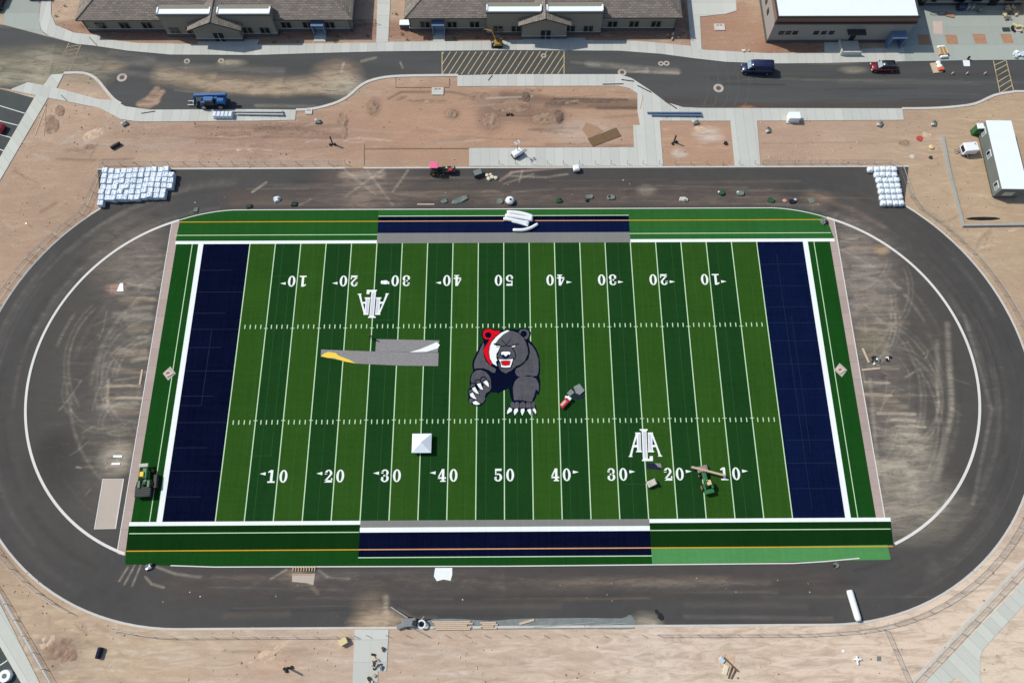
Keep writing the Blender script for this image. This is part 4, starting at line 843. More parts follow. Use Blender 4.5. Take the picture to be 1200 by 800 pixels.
house('classroom_building', 'grey stucco building at top middle under a hipped shingle roof, between two concrete paths', -18.7, 34.6, 4.15, 72.1, [(-3.2, 7.5), (8.5, 19.5)], (3.0, 13.4, 6.15, 4.3, .4),
      [(-15.6, 0, 0), (-10.2, 0, 0), (-5.7, 0, 0), (-1.0, 1, 0), (2.6, 1, 0), (13.4, 1, 0), (17.0, 1, 0), (21.9, 0, 0), (26.2, 0, 0), (30.6, 0, 0)], [-12.9], 71.0, 5.9, 69.3)
# flat roofed hall
cx = (52.9+80.3)/2; hb = thing('flat_roofed_hall', 'tan stucco hall with a flat white roof and dark parapet edge beside the paved courtyard', 'building', (cx, 68.95, 0)); wd = 80.3-52.9
m = MB().m('stucco_grey').box((0, 12, 2.7), (wd, 24, 5.4)); m.m('stucco_brown').box((0, 12, 6.05), (wd+.1, 24.1, 1.3)); m.m('stone').box((0, 12, .35), (wd+.2, 24.2, .7)); m.build('wall', hb)
m = MB().m('white_roof').box((0, 12, 6.76), (wd-.5, 23.5, .14)); m.build('roof', hb)
m = MB().m('fascia'); strip(m, [(-wd/2, 0), (wd/2, 0), (wd/2, 24), (-wd/2, 24)], .34, 6.7, 7.0, True); m.box((0, -.1, 5.5), (wd+.4, .3, .16)); m.m('stucco_brown').box((0, -.08, 5.1), (wd+.3, .26, .2)); m.build('parapet', hb)
MB().m('steel').box((3.2, 12-4.4, 7.1), (1.6, 1.0, .6), bev=.08).build('roof_vent', hb)
for px_ in (915, 923, 931, 955.5, 964.5, 973.5):
    v = P(px_, 35, 2.6); o_ = MB().m('fascia').box((v.x-cx, -.04, 2.7), (1.0, .1, .9)).build('window', hb); MB().m('glass_dark').box((v.x-cx, -.1, 2.7), (.8, .06, .7)).build('pane', o_)
for k, px_ in enumerate((899, 900.5, 902)):
    o_ = MB().m('fascia').box((-wd/2-.04, 5+k*2.6, 3), (.1, 1.1, 1.1)).build('window', hb); MB().m('glass_dark').box((-wd/2-.1, 5+k*2.6, 3), (.06, .9, .9)).build('pane', o_)
v = P(998, 43, 1.2); o_ = MB().m('glass_dark').box((v.x-cx, -.05, 1.2), (1.1, .1, 2.3)).build('door', hb); MB().m('steel').box((v.x-cx+.4, -.13, 1.1), (.05, .06, .3)).build('handle', o_)
v = P(1003, 31, 3.6); MB().m('fascia').box((v.x-cx, -.7, 3.5), (3.6, 1.4, .16)).build('door_canopy', hb)
v = P(1040, 54, 0); aw = MB().m('blue_grey').box((v.x-cx+.9, -.9, 3.0), (2.9, 1.8, .18))
for s in (-1, 1): aw.box((v.x-cx+.9+s*1.35, -.9, 1.45), (.18, 1.6, 2.9))
ao = aw.build('door_portal', hb); MB().m('blue_grey').box((v.x-cx+.9, -.08, 1.3), (2.2, .1, 2.5)).build('door', ao); MB().m('walk_big').box((v.x-cx+.9, -1.7, .06), (2.8, 3.2, .12)).build('door_step', hb)
v = P(995, 60, 0); m = MB().m('walk_big').prism([(-1.9, -1.0), (1.9, -1.0), (1.9, 2.2), (-1.9, 2.2)], 0, .55); m.box((0, -1.1, .5), (4, .2, 1.0)); m.box((-1.9, .5, .5), (.2, 3.2, 1.0)); m.m('steel'); m.tube([(-1.9, -1.1, 1.3), (1.9, -1.1, 1.3)], .04); 
rp_ = thing('entry_landing', 'raised concrete landing with low walls in front of the flat roofed hall', 'landing', (v.x, v.y, 0)); m.build('landing', rp_)
m = MB().m('steel').tube([(-1.9, -1.1, 1.35), (1.9, -1.1, 1.35)], .035)
for x_ in (-1.9, 0, 1.9): m.cyl((x_, -1.1, 1.0), (x_, -1.1, 1.35), .03, n=6)
m.build('handrail', rp_)
# courtyard building
cb = thing('courtyard_building', 'grey building with tall dark windows along the back of the paved courtyard at top right', 'building', (95, 78.2, 0))
m = MB().m('stucco').box((0, 6, 3.2), (23, 12, 6.4)); m.m('stone').box((0, 6, .5), (23.2, 12.16, 1.0)); m.m('trim').box((0, 5.98, 1.06), (23.3, 12.3, .1)); m.build('wall', cb); MB().m('white_roof').box((0, 6, 6.5), (22.4, 11.4, .16)).build('roof', cb); m = MB().m('fascia'); strip(m, [(-11.5, 0), (11.5, 0), (11.5, 12), (-11.5, 12)], .3, 6.4, 6.8, True); m.build('parapet', cb)
for k, (a_, w_, d_) in enumerate(((-9.6, 1.9, 1), (-7.2, 1.0, 0), (-2.0, 2.2, 0), (1.6, 2.0, 0), (5.2, 2.0, 1), (8.3, 2.0, 0))):
    if d_: o_ = MB().m('fascia').box((a_, -.1, 1.25), (w_, .12, 2.5)).build('door', cb); MB().m('glass_dark').box((a_, -.18, 1.3), (w_-.3, .06, 2.2)).build('pane', o_); MB().m('steel').box((a_+w_*.3, -.24, 1.1), (.05, .06, .4)).build('handle', o_)
    else: o_ = MB().m('fascia').box((a_, -.1, 2.0), (w_, .12, 1.7)).build('window', cb); MB().m('glass_dark').box((a_, -.18, 2.0), (w_-.25, .06, 1.5)).build('pane', o_)
sb = thing('side_building', 'tan stucco wall of a building at the right end of the courtyard', 'building', (110.8, 76, 0)); MB().m('stucco_tan').box((0, 3, 2.4), (9, 11, 4.8)).build('wall', sb); MB().m('white_roof').box((0, 3, 4.9), (8.5, 10.4, .16)).build('roof', sb)
# office trailer
a, b = P(1162, 231.8), P(1146, 163); dirv = (Vector((b.x, b.y))-Vector((a.x, a.y))); Lt = 19.0
th_ = math.atan2(dirv.y, dirv.x); Lt = dirv.length+1.8; Wt = 4.6; ux = dirv.normalized(); un = Vector((ux.y, -ux.x)); c0 = Vector((a.x, a.y))+ux*Lt/2+un*Wt/2
tr_ = thing('office_trailer', 'long grey site office trailer with a white roof and white framed windows', 'office trailer', (c0.x, c0.y, 0), th_)
m = MB().m('trailer_side').box((0, 0, 1.75), (Lt, Wt, 2.7)); m.m('black').box((0, 0, .22), (Lt-.3, Wt-.3, .44)); m.build('body', tr_)
m = MB().m('white_roof').box((0, 0, 3.18), (Lt+.1, Wt+.1, .16)); 
m.build('roof', tr_)
for t_ in (-.405, .055, .395):
    o_ = MB().m('white_paint').box((t_*Lt, Wt/2+.03, 1.9), (1.5, .08, 1.2)).build('window', tr_); MB().m('trailer_side').box((t_*Lt, Wt/2+.08, 1.9), (1.26, .05, .96)).build('frame', o_); MB().m('glass_dark').box((t_*Lt+.32, Wt/2+.12, 1.9), (.5, .04, .84)).build('pane', o_); MB().m('glass_pane').box((t_*Lt-.3, Wt/2+.12, 1.9), (.5, .04, .84)).build('pane', o_)
MB().m('tan_canvas').box((-Lt/2-.04, .2, 1.5), (.08, 1.9, 1.2)).build('end_panel', tr_)
MB().m('white_paint').box((.2*Lt, -Wt/2-.04, 1.5), (1.0, .08, 2.0)).build('door', tr_)
# portable toilet + generator
def place(name, label, cat, x, y, rz=0, z=0, group=None): p = P(x, y, z); return thing(name, label, cat, (p.x, p.y, z), rz, group)
t_ = place('portable_toilet', 'green portable toilet with a white roof behind the site office trailer', 'portable toilet', 1141, 156, .0)
m = MB().m('green_paint').box((0, 0, 1.1), (1.15, 1.15, 2.1), bev=.05); m.m('black').box((0, 0, .06), (1.2, 1.2, .12)); m.build('cabin', t_); m = MB().m('white_roof').box((0, 0, 2.25), (1.25, 1.25, .16), taper=.85); m.build('roof', t_); o_ = MB().m('green_paint').box((0, -.6, 1.05), (.8, .05, 1.85)).build('door', t_); MB().m('white_paint').box((.3, -.65, 1.1), (.06, .05, .2)).build('handle', o_); MB().m('white_paint').cyl((-.45, .45, 2.2), (-.45, .45, 2.6), .06, n=8).build('vent_pipe', t_)
t_ = place('towed_generator', 'white towed generator with a black tyre and drawbar west of the trailer', 'generator', 1132, 178, .1)
m = MB().m('white_paint').box((0, 0, 1.15), (2.6, 1.9, 1.4), bev=.1); m.build('housing', t_); m = MB().m('steel').box((0, 0, .42), (2.9, 1.6, .12)); m.box((-1.9, 0, .42), (1.2, .1, .1), rz=.3); m.box((-1.9, .3, .42), (1.2, .1, .1), rz=-.3); m.build('chassis', t_)
for s in (-1, 1):
    o_ = MB().m('rubber').cyl((-.2, s*1.05, .36), (-.2, s*.85, .36), .36, n=14).build('tyre', t_); MB().m('white_paint').cyl((-.2, s*1.08, .36), (-.2, s*.98, .36), .18, n=10).build('rim', o_)
MB().m('black').cyl((.7, .4, 1.8), (.7, .4, 2.2), .06, n=8).build('exhaust', t_); MB().m('black').box((-1.32, 0, 1.2), (.04, 1.3, .8)).build('grille', t_)
# ================================================================== VEHICLES
def wheel(root, x, y, r, w, s, rim='steel'):
    o = MB().m('rubber').cyl((x, y-s*w/2, r), (x, y+s*w/2, r), r, n=16).build('wheel', root)
    MB().m(rim).cyl((x, y+s*w*.3, r), (x, y+s*(w/2+.02), r), r*.58, n=12).build('rim', o); return o
def ringb(x, hw, zb, zt, ch=.14): return [(x, -hw, zb), (x, hw, zb), (x, hw, zt-ch), (x, hw-ch, zt), (x, -hw+ch, zt), (x, -hw, zt-ch)]
def car(root, paint, L, Wd, prof, cabin, wr, roofm=None):
    """prof: (x,halfwidth,z bottom,z top) ; cabin: (x,hw_low,hw_top,z_low,z_top)"""
    m = MB().m(paint, True).loft([ringb(*p) for p in prof]); m.build('body', root)
    m = MB().m('glass_dark', True).loft([[(x, -hl, zl), (x, hl, zl), (x, ht, zt), (x, -ht, zt)] for x, hl, ht, zl, zt in cabin]); go = m.build('windows', root)
    tops = [(x, ht, zt) for x, hl, ht, zl, zt in cabin if zt > cabin[0][4]+.25]
    m = MB().m(roofm or paint, True).loft([[(x, -ht-.03, zt-.05), (x, ht+.03, zt-.05), (x, ht-.05, zt+.05), (x, -ht+.05, zt+.05)] for x, ht, zt in tops]); m.build('roof', root)
    x0 = prof[0][0]; x1 = prof[-1][0]
    for s in (-1, 1):
        MB().m('white_paint').box((x0+.06, s*Wd*.36, prof[0][3]-.14), (.16, .34, .16), bev=.03).build('headlight', root)
        MB().m('red_paint').box((x1-.04, s*Wd*.4, prof[-1][3]-.16), (.12, .22, .22), bev=.03).build('tail_light', root)
        MB().m(paint).box((cabin[0][0]+.55, s*(Wd/2+.1), cabin[0][3]+.12), (.16, .24, .16), bev=.03).build('mirror', root)
        for wx in (x0+.85, x1-.95): wheel(root, wx, s*(Wd/2-.1), wr, .24, s)
    return root
vn = place('van', 'dark blue high roofed van facing left at the kerb in front of the side path', 'van', 885.5, 83.5, ang((868, 85), (903, 86)))
car(vn, 'car_navy', 6.0, 2.05, [(-3.0, .82, .45, .95), (-2.85, .95, .35, 1.12), (-2.1, 1.0, .32, 1.25), (-1.3, 1.02, .32, 1.4), (2.6, 1.02, .32, 1.45), (3.0, .98, .4, 1.42)],
    [(-2.15, .93, .85, 1.2, 1.26), (-1.45, .98, .84, 1.3, 2.15), (-1.0, .99, .84, 1.38, 2.32), (2.7, .99, .84, 1.4, 2.35), (2.97, .95, .82, 1.4, 2.2)], .36)
m = MB().m('car_navy'); 
for s in (-1, 1): m.box((.95, s*.965, 1.85), (3.3, .08, .8), rx=s*.16)
m.build('side_panel', vn); MB().m('glass_pane').add([(-2.08, -.78, 1.34), (-2.08, .78, 1.34), (-1.5, .74, 2.16), (-1.5, -.74, 2.16)], [(0, 1, 2, 3)]).build('windscreen', vn)
rc = place('parked_car', 'dark red estate car with a black roof at the kerb before the flat roofed hall', 'car', 1034, 81, ang((1018, 82), (1050, 82)))
car(rc, 'car_red', 5.1, 1.95, [(-2.55, .7, .4, .78), (-2.35, .92, .3, .95), (-1.4, .97, .28, 1.05), (1.2, .98, .28, 1.12), (2.3, .95, .3, 1.1), (2.55, .86, .42, 1.0)],
    [(-1.45, .88, .78, 1.02, 1.06), (-.7, .9, .7, 1.05, 1.62), (.6, .9, .7, 1.1, 1.7), (1.8, .88, .68, 1.1, 1.62), (2.4, .84, .7, 1.05, 1.12)], .35, 'car_black')
MB().m('glass_pane').add([(-1.36, -.72, 1.14), (-1.36, .72, 1.14), (-.76, .64, 1.64), (-.76, -.64, 1.64)], [(0, 1, 2, 3)]).build('windscreen', rc)
for s in (-1, 1): MB().m('steel').tube([(-.6, s*.62, 1.78), (1.7, s*.62, 1.76)], .025).build('roof_rail', rc)
r2 = place('parked_car', 'bright red car cut by the left edge of the photo in the striped parking lot', 'car', -6, 150, ang((-14, 146), (10, 153)))
car(r2, 'car_bright_red', 4.7, 1.85, [(2.35, .7, .4, .78), (2.2, .9, .3, .92), (1.3, .93, .28, 1.0), (-1.2, .93, .28, 1.05), (-2.2, .9, .3, 1.0), (-2.35, .8, .42, .95)][::-1],
    [(-2.0, .8, .7, .98, 1.0), (-1.3, .84, .66, 1.0, 1.42), (.2, .85, .66, 1.0, 1.45), (1.1, .84, .74, .98, 1.0)], .33)
r3 = place('parked_car', 'dark grey car at the top left corner on the pale driveway', 'car', 1, 4, 1.45)
car(r3, 'car_black', 4.9, 1.9, [(-2.45, .7, .4, .82), (-2.25, .92, .3, 1.0), (-1.3, .95, .28, 1.08), (1.2, .95, .28, 1.12), (2.45, .86, .42, 1.05)],
    [(-1.35, .86, .78, 1.04, 1.08), (-.6, .88, .68, 1.06, 1.66), (1.7, .88, .68, 1.1, 1.66), (2.3, .84, .72, 1.06, 1.1)], .36)
r4 = place('parked_car', 'dark vehicle cut by the top edge where the driveway meets the sidewalk', 'car', 47, -3, 0)
car(r4, 'car_black', 4.6, 1.85, [(-2.3, .7, .4, .78), (-2.1, .9, .3, .95), (1.2, .93, .28, 1.05), (2.3, .86, .42, 1.0)], [(-1.3, .84, .76, 1.0, 1.04), (-.6, .86, .66, 1.02, 1.5), (1.4, .86, .66, 1.03, 1.5), (2.0, .82, .7, 1.0, 1.04)], .33)
# telehandler
tl_ = place('telehandler', 'bright blue telehandler with pale forks pointing left, on the dusty road', 'telehandler', 251, 122, ang((232, 124), (270, 124)))
m = MB().m('blue_paint').box((.3, 0, .95), (4.6, 1.5, .6), bev=.12); m.box((1.9, 0, 1.45), (1.5, 1.9, .9), bev=.2); m.build('body', tl_); tl_.scale = (1.05, 1.1, 1.1)
m = MB().m('blue_paint').box((.1, .25, 2.1), (6.0, .5, .55), ry=-.04, bev=.08); m.box((-3.0, .25, 1.55), (.5, .46, 1.3), ry=.45, bev=.06); bo = m.build('boom', tl_); MB().m('steel').cyl((-2.6, .25, 1.9), (.5, .25, 1.55), .09, n=8).build('boom_ram', bo)
m = MB().m('black').box((-.1, -.7, 1.45), (1.6, .8, 1.0), bev=.08); co_ = m.build('cab', tl_); MB().m('blue_paint').box((-.1, -.7, 2.35), (1.7, .9, .12), bev=.04).build('cab_roof', co_); m = MB().m('glass_dark').box((-.1, -.7, 2.0), (1.5, .76, .62), taper=.92).build('cab_glass', co_)
m = MB().m('steel').box((-3.3, 0, .7), (.12, 1.5, .9)); m.build('fork_carriage', tl_)
for s in (-1, 1): MB().m('galv').box((-4.0, s*.4, .3), (1.4, .16, .08)).build('fork', tl_)
for wx in (-1.5, 1.6):
    for s in (-1, 1): wheel(tl_, wx, s*1.05, .62, .42, s, 'steel')
# tractors ---------------------------------------------------------
def tractor(root, bodym, canopy=None, L=3.2):
    m = MB().m(bodym).box((-.75, 0, .95), (1.5, .66, .62), bev=.12); m.box((.3, 0, .78), (1.4, .5, .4), bev=.06); m.build('bonnet', root)
    m = MB().m('black').box((-1.52, 0, .92), (.08, .56, .5)); m.build('grille', root)
    for s in (-1, 1):
        MB().m(bodym).box((.75, s*.62, 1.25), (.95, .34, .1), bev=.03).build('fender', root)
        wheel(root, .75, s*.78, .62, .36, s, 'yellow'); wheel(root, -1.15, s*.62, .36, .24, s, 'yellow')
    m = MB().m('black').box((.65, 0, 1.15), (.46, .5, .14), bev=.03); m.box((.9, 0, 1.4), (.1, .5, .5), bev=.03); m.build('seat', root)
    m = MB().m('black').cyl((-.05, 0, 1.1), (.12, 0, 1.5), .03, n=6); m.cyl((.1, 0, 1.5), (.14, 0, 1.54), .2, n=12); m.build('steering_wheel', root)
    if canopy:
        m = MB().m('black'); 
        for s in (-1, 1): m.tube([(1.05, s*.5, 1.0), (1.05, s*.5, 2.2)], .04); m.tube([(.0, s*.5, 1.2), (.0, s*.5, 2.2)], .03)
        m.build('canopy_frame', root); MB().m(canopy).box((.5, 0, 2.28), (1.5, 1.35, .14), bev=.05).build('canopy', root)
pt = place('tractor', 'small tractor under a pink canopy at the upper edge of the track', 'tractor', 513, 201.5, math.pi)
tractor(pt, 'black', 'pink_paint')
m = MB().m('black').box((-2.6, 0, .75), (1.5, 1.3, .5), bev=.05); m.m('red_paint').box((-2.5, .2, 1.1), (.7, .6, .3), bev=.05); m.m('steel').box((-2.9, -.2, 1.1), (.5, .5, .3)); m.build('front_loader', pt)
gt = place('tractor', 'green tractor with a yellow seat on the turf between the lower right 20 and 10', 'tractor', 826, 565, -1.35)
tractor(gt, 'tractor_green'); MB().m('pale_yellow').box((.3, .25, 1.45), (.8, .7, .2), bev=.06).build('seat_cover', gt); m = MB().m('tractor_green').box((1.6, 0, .8), (.7, 1.5, .7), bev=.08); m.build('rear_box', gt)
m = MB().m('turf_back_grey').box((-2.1, .1, .6), (1.0, 1.7, .4), bev=.05); m.m('brick_soil').box((-2.0, .1, .85), (.7, 1.1, .15)); m.build('front_frame', gt)
b0, b1 = P(809, 548), P(848, 558); bm_ = thing('turf_roll_boom', 'long pale boom held sideways in front of the green tractor', 'boom', ((b0.x+b1.x)/2, (b0.y+b1.y)/2, 0), math.atan2(b1.y-b0.y, b1.x-b0.x)); Lb = (Vector(b1)-Vector(b0)).length
MB().m('wood').cyl((-Lb/2, 0, .85), (Lb/2, 0, .85), .2, n=12).build('roller', bm_); m = MB().m('steel')
for s in (-1, 1): m.cyl((s*Lb*.5, 0, .85), (s*(Lb*.5+.15), 0, .85), .08, n=8); m.box((s*Lb*.2, 0, .35), (.1, .1, .7))
m.build('axle_stand', bm_)
lt = place('tractor', 'green and yellow tractor with a black grooming box on the left sideline turf', 'tractor', 173.5, 562, -1.5); lt.scale = (1.15, 1.2, 1.1)
tractor(lt, 'tractor_green'); m = MB().m('yellow_bright').box((-.6, -.3, 1.35), (.7, .55, .25), bev=.06); m.build('engine_cover', lt); m = MB().m('black').box((1.7, -.1, .7), (1.6, 2.1, .8), bev=.05)
m.build('grooming_box', lt); m = MB().m('turf_back_dark'); 
for k in range(5): m.box((1.1+.3*k, -.1, 1.13), (.1, 1.9, .06))
m.build('grooming_slats', lt); MB().m('black').box((.4, 1.3, .5), (1.9, .5, .7), bev=.06).build('side_brush', lt)
m = MB().m('tan_canvas').box((-1.9, -.3, 1.0), (.5, 1.2, .2), bev=.05); m.build('front_bar', lt)
# mini excavator -----------------------------------------------------
ex = place('mini_excavator', 'small yellow excavator on the upper sidewalk with its arm raised to the left', 'excavator', 583.5, 54, 0)
m = MB().m('yellow').box((.1, 0, .85), (1.5, 1.2, .6), bev=.1); m.box((.6, .1, 1.25), (.6, 1.1, .4), bev=.1); m.build('body', ex)
for s in (-1, 1): MB().m('rubber').box((0, s*.55, .26), (1.9, .32, .5), bev=.16).build('track', ex)
m = MB().m('black')
for x_, y_ in ((-.3, .0), (.35, .0), (-.3, .5), (.35, .5)): m.cyl((x_, y_, 1.1), (x_, y_, 2.2), .04, n=6)
m.box((0, .25, 1.35), (.4, .45, .12)); m.build('cab_frame', ex); MB().m('black').box((0, .25, 2.25), (1.0, .95, .08), bev=.03).build('cab_roof', ex)
m = MB().m('yellow'); m.cyl((-.3, .5, 1.0), (-1.2, 1.5, 2.5), .13, .11, n=8); m.cyl((-1.2, 1.5, 2.5), (-2.6, 2.0, 2.4), .1, .08, n=8); bo = m.build('arm', ex); m = MB().m('black').box((-2.75, 2.0, 1.9), (.4, .5, .6), ry=.4, bev=.08); m.build('bucket', bo)
MB().m('black').box((-1.25, 0, .35), (.12, 1.4, .5), bev=.03).build('blade', ex)
# light towers / carts -------------------------------------------------
lt1 = place('light_tower', 'white towable light tower with lamps on a mast, on the promenade above the track', 'light tower', 606, 182, .6)
m = MB().m('white_paint').box((0, 0, .85), (1.9, 1.1, .9), bev=.1); m.build('housing', lt1); m = MB().m('black').box((0, 0, .35), (2.2, 1.2, .12)); m.box((1.4, 0, .35), (1.2, .1, .1)); m.build('chassis', lt1)
ms = MB().m('steel').cyl((.2, .2, 1.2), (.2, .2, 3.6), .07, n=8).build('mast', lt1)
for dx, dy in ((-.35, .2), (.35, .2), (-.3, -.2), (.3, -.2)): MB().m('white_paint').box((.2+dx, .2+dy, 3.6), (.36, .22, .3), bev=.05).build('lamp', lt1)
for s in (-1, 1): wheel(lt1, -.2, s*.66, .3, .18, s)
st_ = place('survey_trolley', 'small white wheeled compressor on the track just below the promenade', 'compressor', 675, 199.5, .2)
m = MB().m('white_paint').box((0, 0, .65), (1.2, 1.1, .9), bev=.18); m.build('housing', st_); MB().m('black').box((0, 0, .2), (1.3, 1.0, .1)).build('chassis', st_)
for s in (-1, 1): wheel(st_, .1, s*.58, .22, .12, s)
cr = place('utility_cart', 'small beige ride on cart on the turf below the navy scrap', 'cart', 763, 566.5, .4)
m = MB().m('tan_canvas').box((0, 0, .7), (1.5, 1.0, .4), bev=.08); m.box((.45, 0, 1.0), (.3, .9, .4), bev=.05); m.build('body', cr); MB().m('black').box((0, 0, .42), (1.3, .8, .16)).build('chassis', cr)
for wx in (-.5, .5):
    for s in (-1, 1): wheel(cr, wx, s*.5, .26, .18, s)
MB().m('black').cyl((-.5, 0, .9), (-.7, 0, 1.35), .03, n=6).build('handle', cr)
# ================================================================== FENCES
def fence(name, label, pts, h=1.2, net=True, group=None, sp=3.05, post='galv'):
    """pts world polyline; resample to post spacing"""
    V = [Vector(p[:2]) for p in pts]; seg = [(b-a).length for a, b in zip(V[:-1], V[1:])]; tot = sum(seg); n = max(1, round(tot/sp))
    def at(d):
        for a, b, s in zip(V[:-1], V[1:], seg):
            if d <= s+1e-6: return a.lerp(b, max(0, min(1, d/s)))
            d -= s
        return V[-1]
    Q = [at(tot*i/n) for i in range(n+1)]; o = Q[0]
    r = thing(name, label, 'fence', (o.x, o.y, 0), 0, group)
    for q in Q: MB().m(post).cyl((q.x-o.x, q.y-o.y, 0), (q.x-o.x, q.y-o.y, h+.04), .045, n=6).build('post', r)
    if net:
        R3 = [(q.x-o.x, q.y-o.y, h) for q in Q]; MB().m(post).tube(R3, .035, 5).build('top_rail', r); MB().m(post).tube([(a, b, .12) for a, b, c in R3], .02, 4).build('bottom_rail', r)
        m = MB().m('chain_link')
        for a, b in zip(R3[:-1], R3[1:]): m.add([(a[0], a[1], .1), (b[0], b[1], .1), b, a], [(0, 1, 2, 3)])
        m.build('mesh_panel', r, recalc=False)
    return r
RF = RO+1.25
def fa(sx, a0, a1, n=24): return [(sx*(CX+RF*math.cos(t)), RF*math.sin(t)) for t in np.linspace(a0, a1, n)]
fence('track_fence', 'chain link fence along the upper left track edge, turning down behind the wrapped pallets', [(P(405, 195).x, 40.95), (-74.9, 40.95), (-76.6, 31.5)]+[p for p in fa(-1, .87, .1)])
fence('track_fence', 'chain link fence above the upper right straight, bending behind the white sacks', [(P(893, 195).x, 40.7), (74.4, 40.7), (75.6, 31.5)]+[p for p in fa(1, .85, .05)])
fence('track_fence', 'chain link fence round the lower left bend of the track', fa(-1, -.05, -1.16))
fence('track_fence', 'chain link fence from the dark pipe to the lower concrete path', [(P(133, 735).x, -40.1)]+fa(-1, -1.36, -1.57, 6)[1:]+[(P(416, 744).x, -41.3)])
fence('track_fence', 'chain link fence below the lower right straight and around that bend', [(P(770, 741).x, -41.4), (45, -41.5)]+fa(1, -1.5, -.1, 30))
fence('fence_posts', 'row of bare short posts without mesh below the lower straight', [(P(430, 743).x, -41.25), (P(752, 742).x, -41.45)], 1.15, False)
fence('fence_posts', 'row of bare short posts standing on the promenade above the track', [(P(585, 194).x, 40.95), (P(884, 194).x, 40.75)], 1.15, False)
fence('yard_fence', 'chain link fence running from the bottom edge diagonally up beside the curved walk', px([(1066, 806), (1200, 664), (1240, 622)]), 1.1)
fence('yard_fence', 'short chain link fence from the lower right bend down to the bottom edge', px([(1036, 737), (1066, 806)]), 1.1)
fence('yard_fence', 'chain link fence beside the walk in the bottom left corner', px([(-14, 672), (1, 694), (64, 803)]), 1.1)
fence('building_fence', 'dark fence from the right side of the top left building to the path', px([(414, 31), (441, 28)]), 1.3, True, None, 2.4, 'fascia')
fence('building_fence', 'dark tall fence along the path right of the top middle building', px([(806, 46), (799, 0), (797, -14)]), 1.4, True, None, 2.4, 'fascia')
fence('courtyard_rail', 'low dark rail at the back left of the paved courtyard', px([(1090, 17.5), (1107, 17.5)], .1), .9, True, None, 1.5, 'black')
lw_ = thing('yard_wall', 'low grey concrete wall bending round the yard below the office trailer', 'wall', (*P(1128, 265), 0)); o = P(1128, 265)
m = MB().m('wall_low'); strip(m, [tuple(p-o) for p in (P(1103, 160), P(1112, 205), P(1128, 265), P(1210, 263.5), P(1280, 262))], .5, 0, .5); m.build('wall', lw_)
m = MB().m('black'); m.prism([(4*math.cos(t)*.8+5, .35*math.sin(t)+.9) for t in np.linspace(0, 6, 9)], 0, .1); tg_ = m.build('shade_cloth'); tg_.location = (o.x-1, o.y+.6, 0); tag(tg_, 'thin strip of black cloth lying along the inside of the low grey wall', 'cloth')
wb = place('low_wall', 'short white capped wall stub at the left end of the top middle building', 'wall', 477, 32)
MB().m('stone').box((0, 0, .6), (2.6, 1.2, 1.2)).build('wall', wb); MB().m('white_roof').box((0, 0, 1.26), (2.7, 1.3, .12)).build('cap', wb)
# ================================================================== PALLETS AND SACKS
def bale(seed):
    rg = random.Random(seed); r = thing('wrapped_pallet', '-', 'pallet', (0, 0, 0))
    m = MB().m('wrap_side'); n = 12; rings = []
    for z, k in ((.14, 1.03), (.3, 1.07), (.55, 1.08), (.8, 1.07), (.98, 1.04)):
        ring = []
        for i in range(n):
            t = 2*math.pi*(i+.5)/n; c, s = math.cos(t), math.sin(t); q = .5/max(abs(c), abs(s))*(.97 if abs(abs(c)-abs(s)) < .3 else 1)
            ring.append((c*q*k*(1+rg.uniform(-.035, .035)), s*q*k*(1+rg.uniform(-.035, .035)), z))
        rings.append(ring)
    m.loft(rings)
    m.m('plastic_wrap'); top = [(x*.99, y*.99, .98) for x, y, z in rings[-1]]; t2 = [(x*.86, y*.86, 1.06+rg.uniform(-.02, .04)) for x, y, z in top]; m.loft([top, t2])
    for i in range(2):
        for j in range(3): m.ball((-.24+.48*i+rg.uniform(-.08, .08), -.3+.3*j+rg.uniform(-.07, .07), 1.03+rg.uniform(-.05, .04)), .2*rg.uniform(.7, 1.2), .5, 7, 4, .25, rg)
    m.build('wrapped_load', r); m = MB().m('wood')
    for y_ in (-.42, 0, .42): m.box((0, y_, .05), (1.0, .1, .1))
    m.box((0, 0, .12), (1.0, 1.0, .03)); m.build('pallet_base', r); return r
B3 = [bale(s) for s in range(1, 8)]; used = set()
rows = {0: (0, 7)}
def put_bale(pool, x, y, label, group, rz=0):
    k = rnd.randrange(len(pool)); rz += rnd.choice([0, math.pi])+rnd.uniform(-.05, .05)
    if k not in used and pool is B3: used.add(k); r = pool[k]; r.location = (x, y, 0); r.rotation_euler = (0, 0, rz); r['label'] = label; r['group'] = group
    else: r = copy_tree(pool[k], (x, y, 0), rz, label, group)
    r.scale = (1, 1, rnd.choice([.86, .95, 1, 1.04, 1.12])); return r
ncol = 12; gname = 'wrapped pallets stacked in a block at the left end of the upper straight'
for c in range(ncol):
    x = -73.9+c*1.13
    n = [7, 6, 6, 6, 6, 6, 6, 6, 6, 6, 6, 3][c]; top = 39.2-(.08*c if c < 3 else 0); pitch = 1.13
    if c == 0: n = 7
    if c in (8, 9, 10): n = 6
    for r_ in range(n):
        yy = top-r_*pitch+(.25 if c in (7, 8, 9, 10) else 0)+(-1.0 if c == 11 else 0)
        if c in (8, 9, 10) and r_ == 5: yy += .12
        sk = .05*r_ if c < 4 else 0
        put_bale(B3, x+sk+rnd.uniform(-.03, .03), yy+rnd.uniform(-.04, .04), f'blue white wrapped pallet, {ORD[r_]} from the back in the {ORD[c]} column from the left', gname, rnd.uniform(-.03, .03))
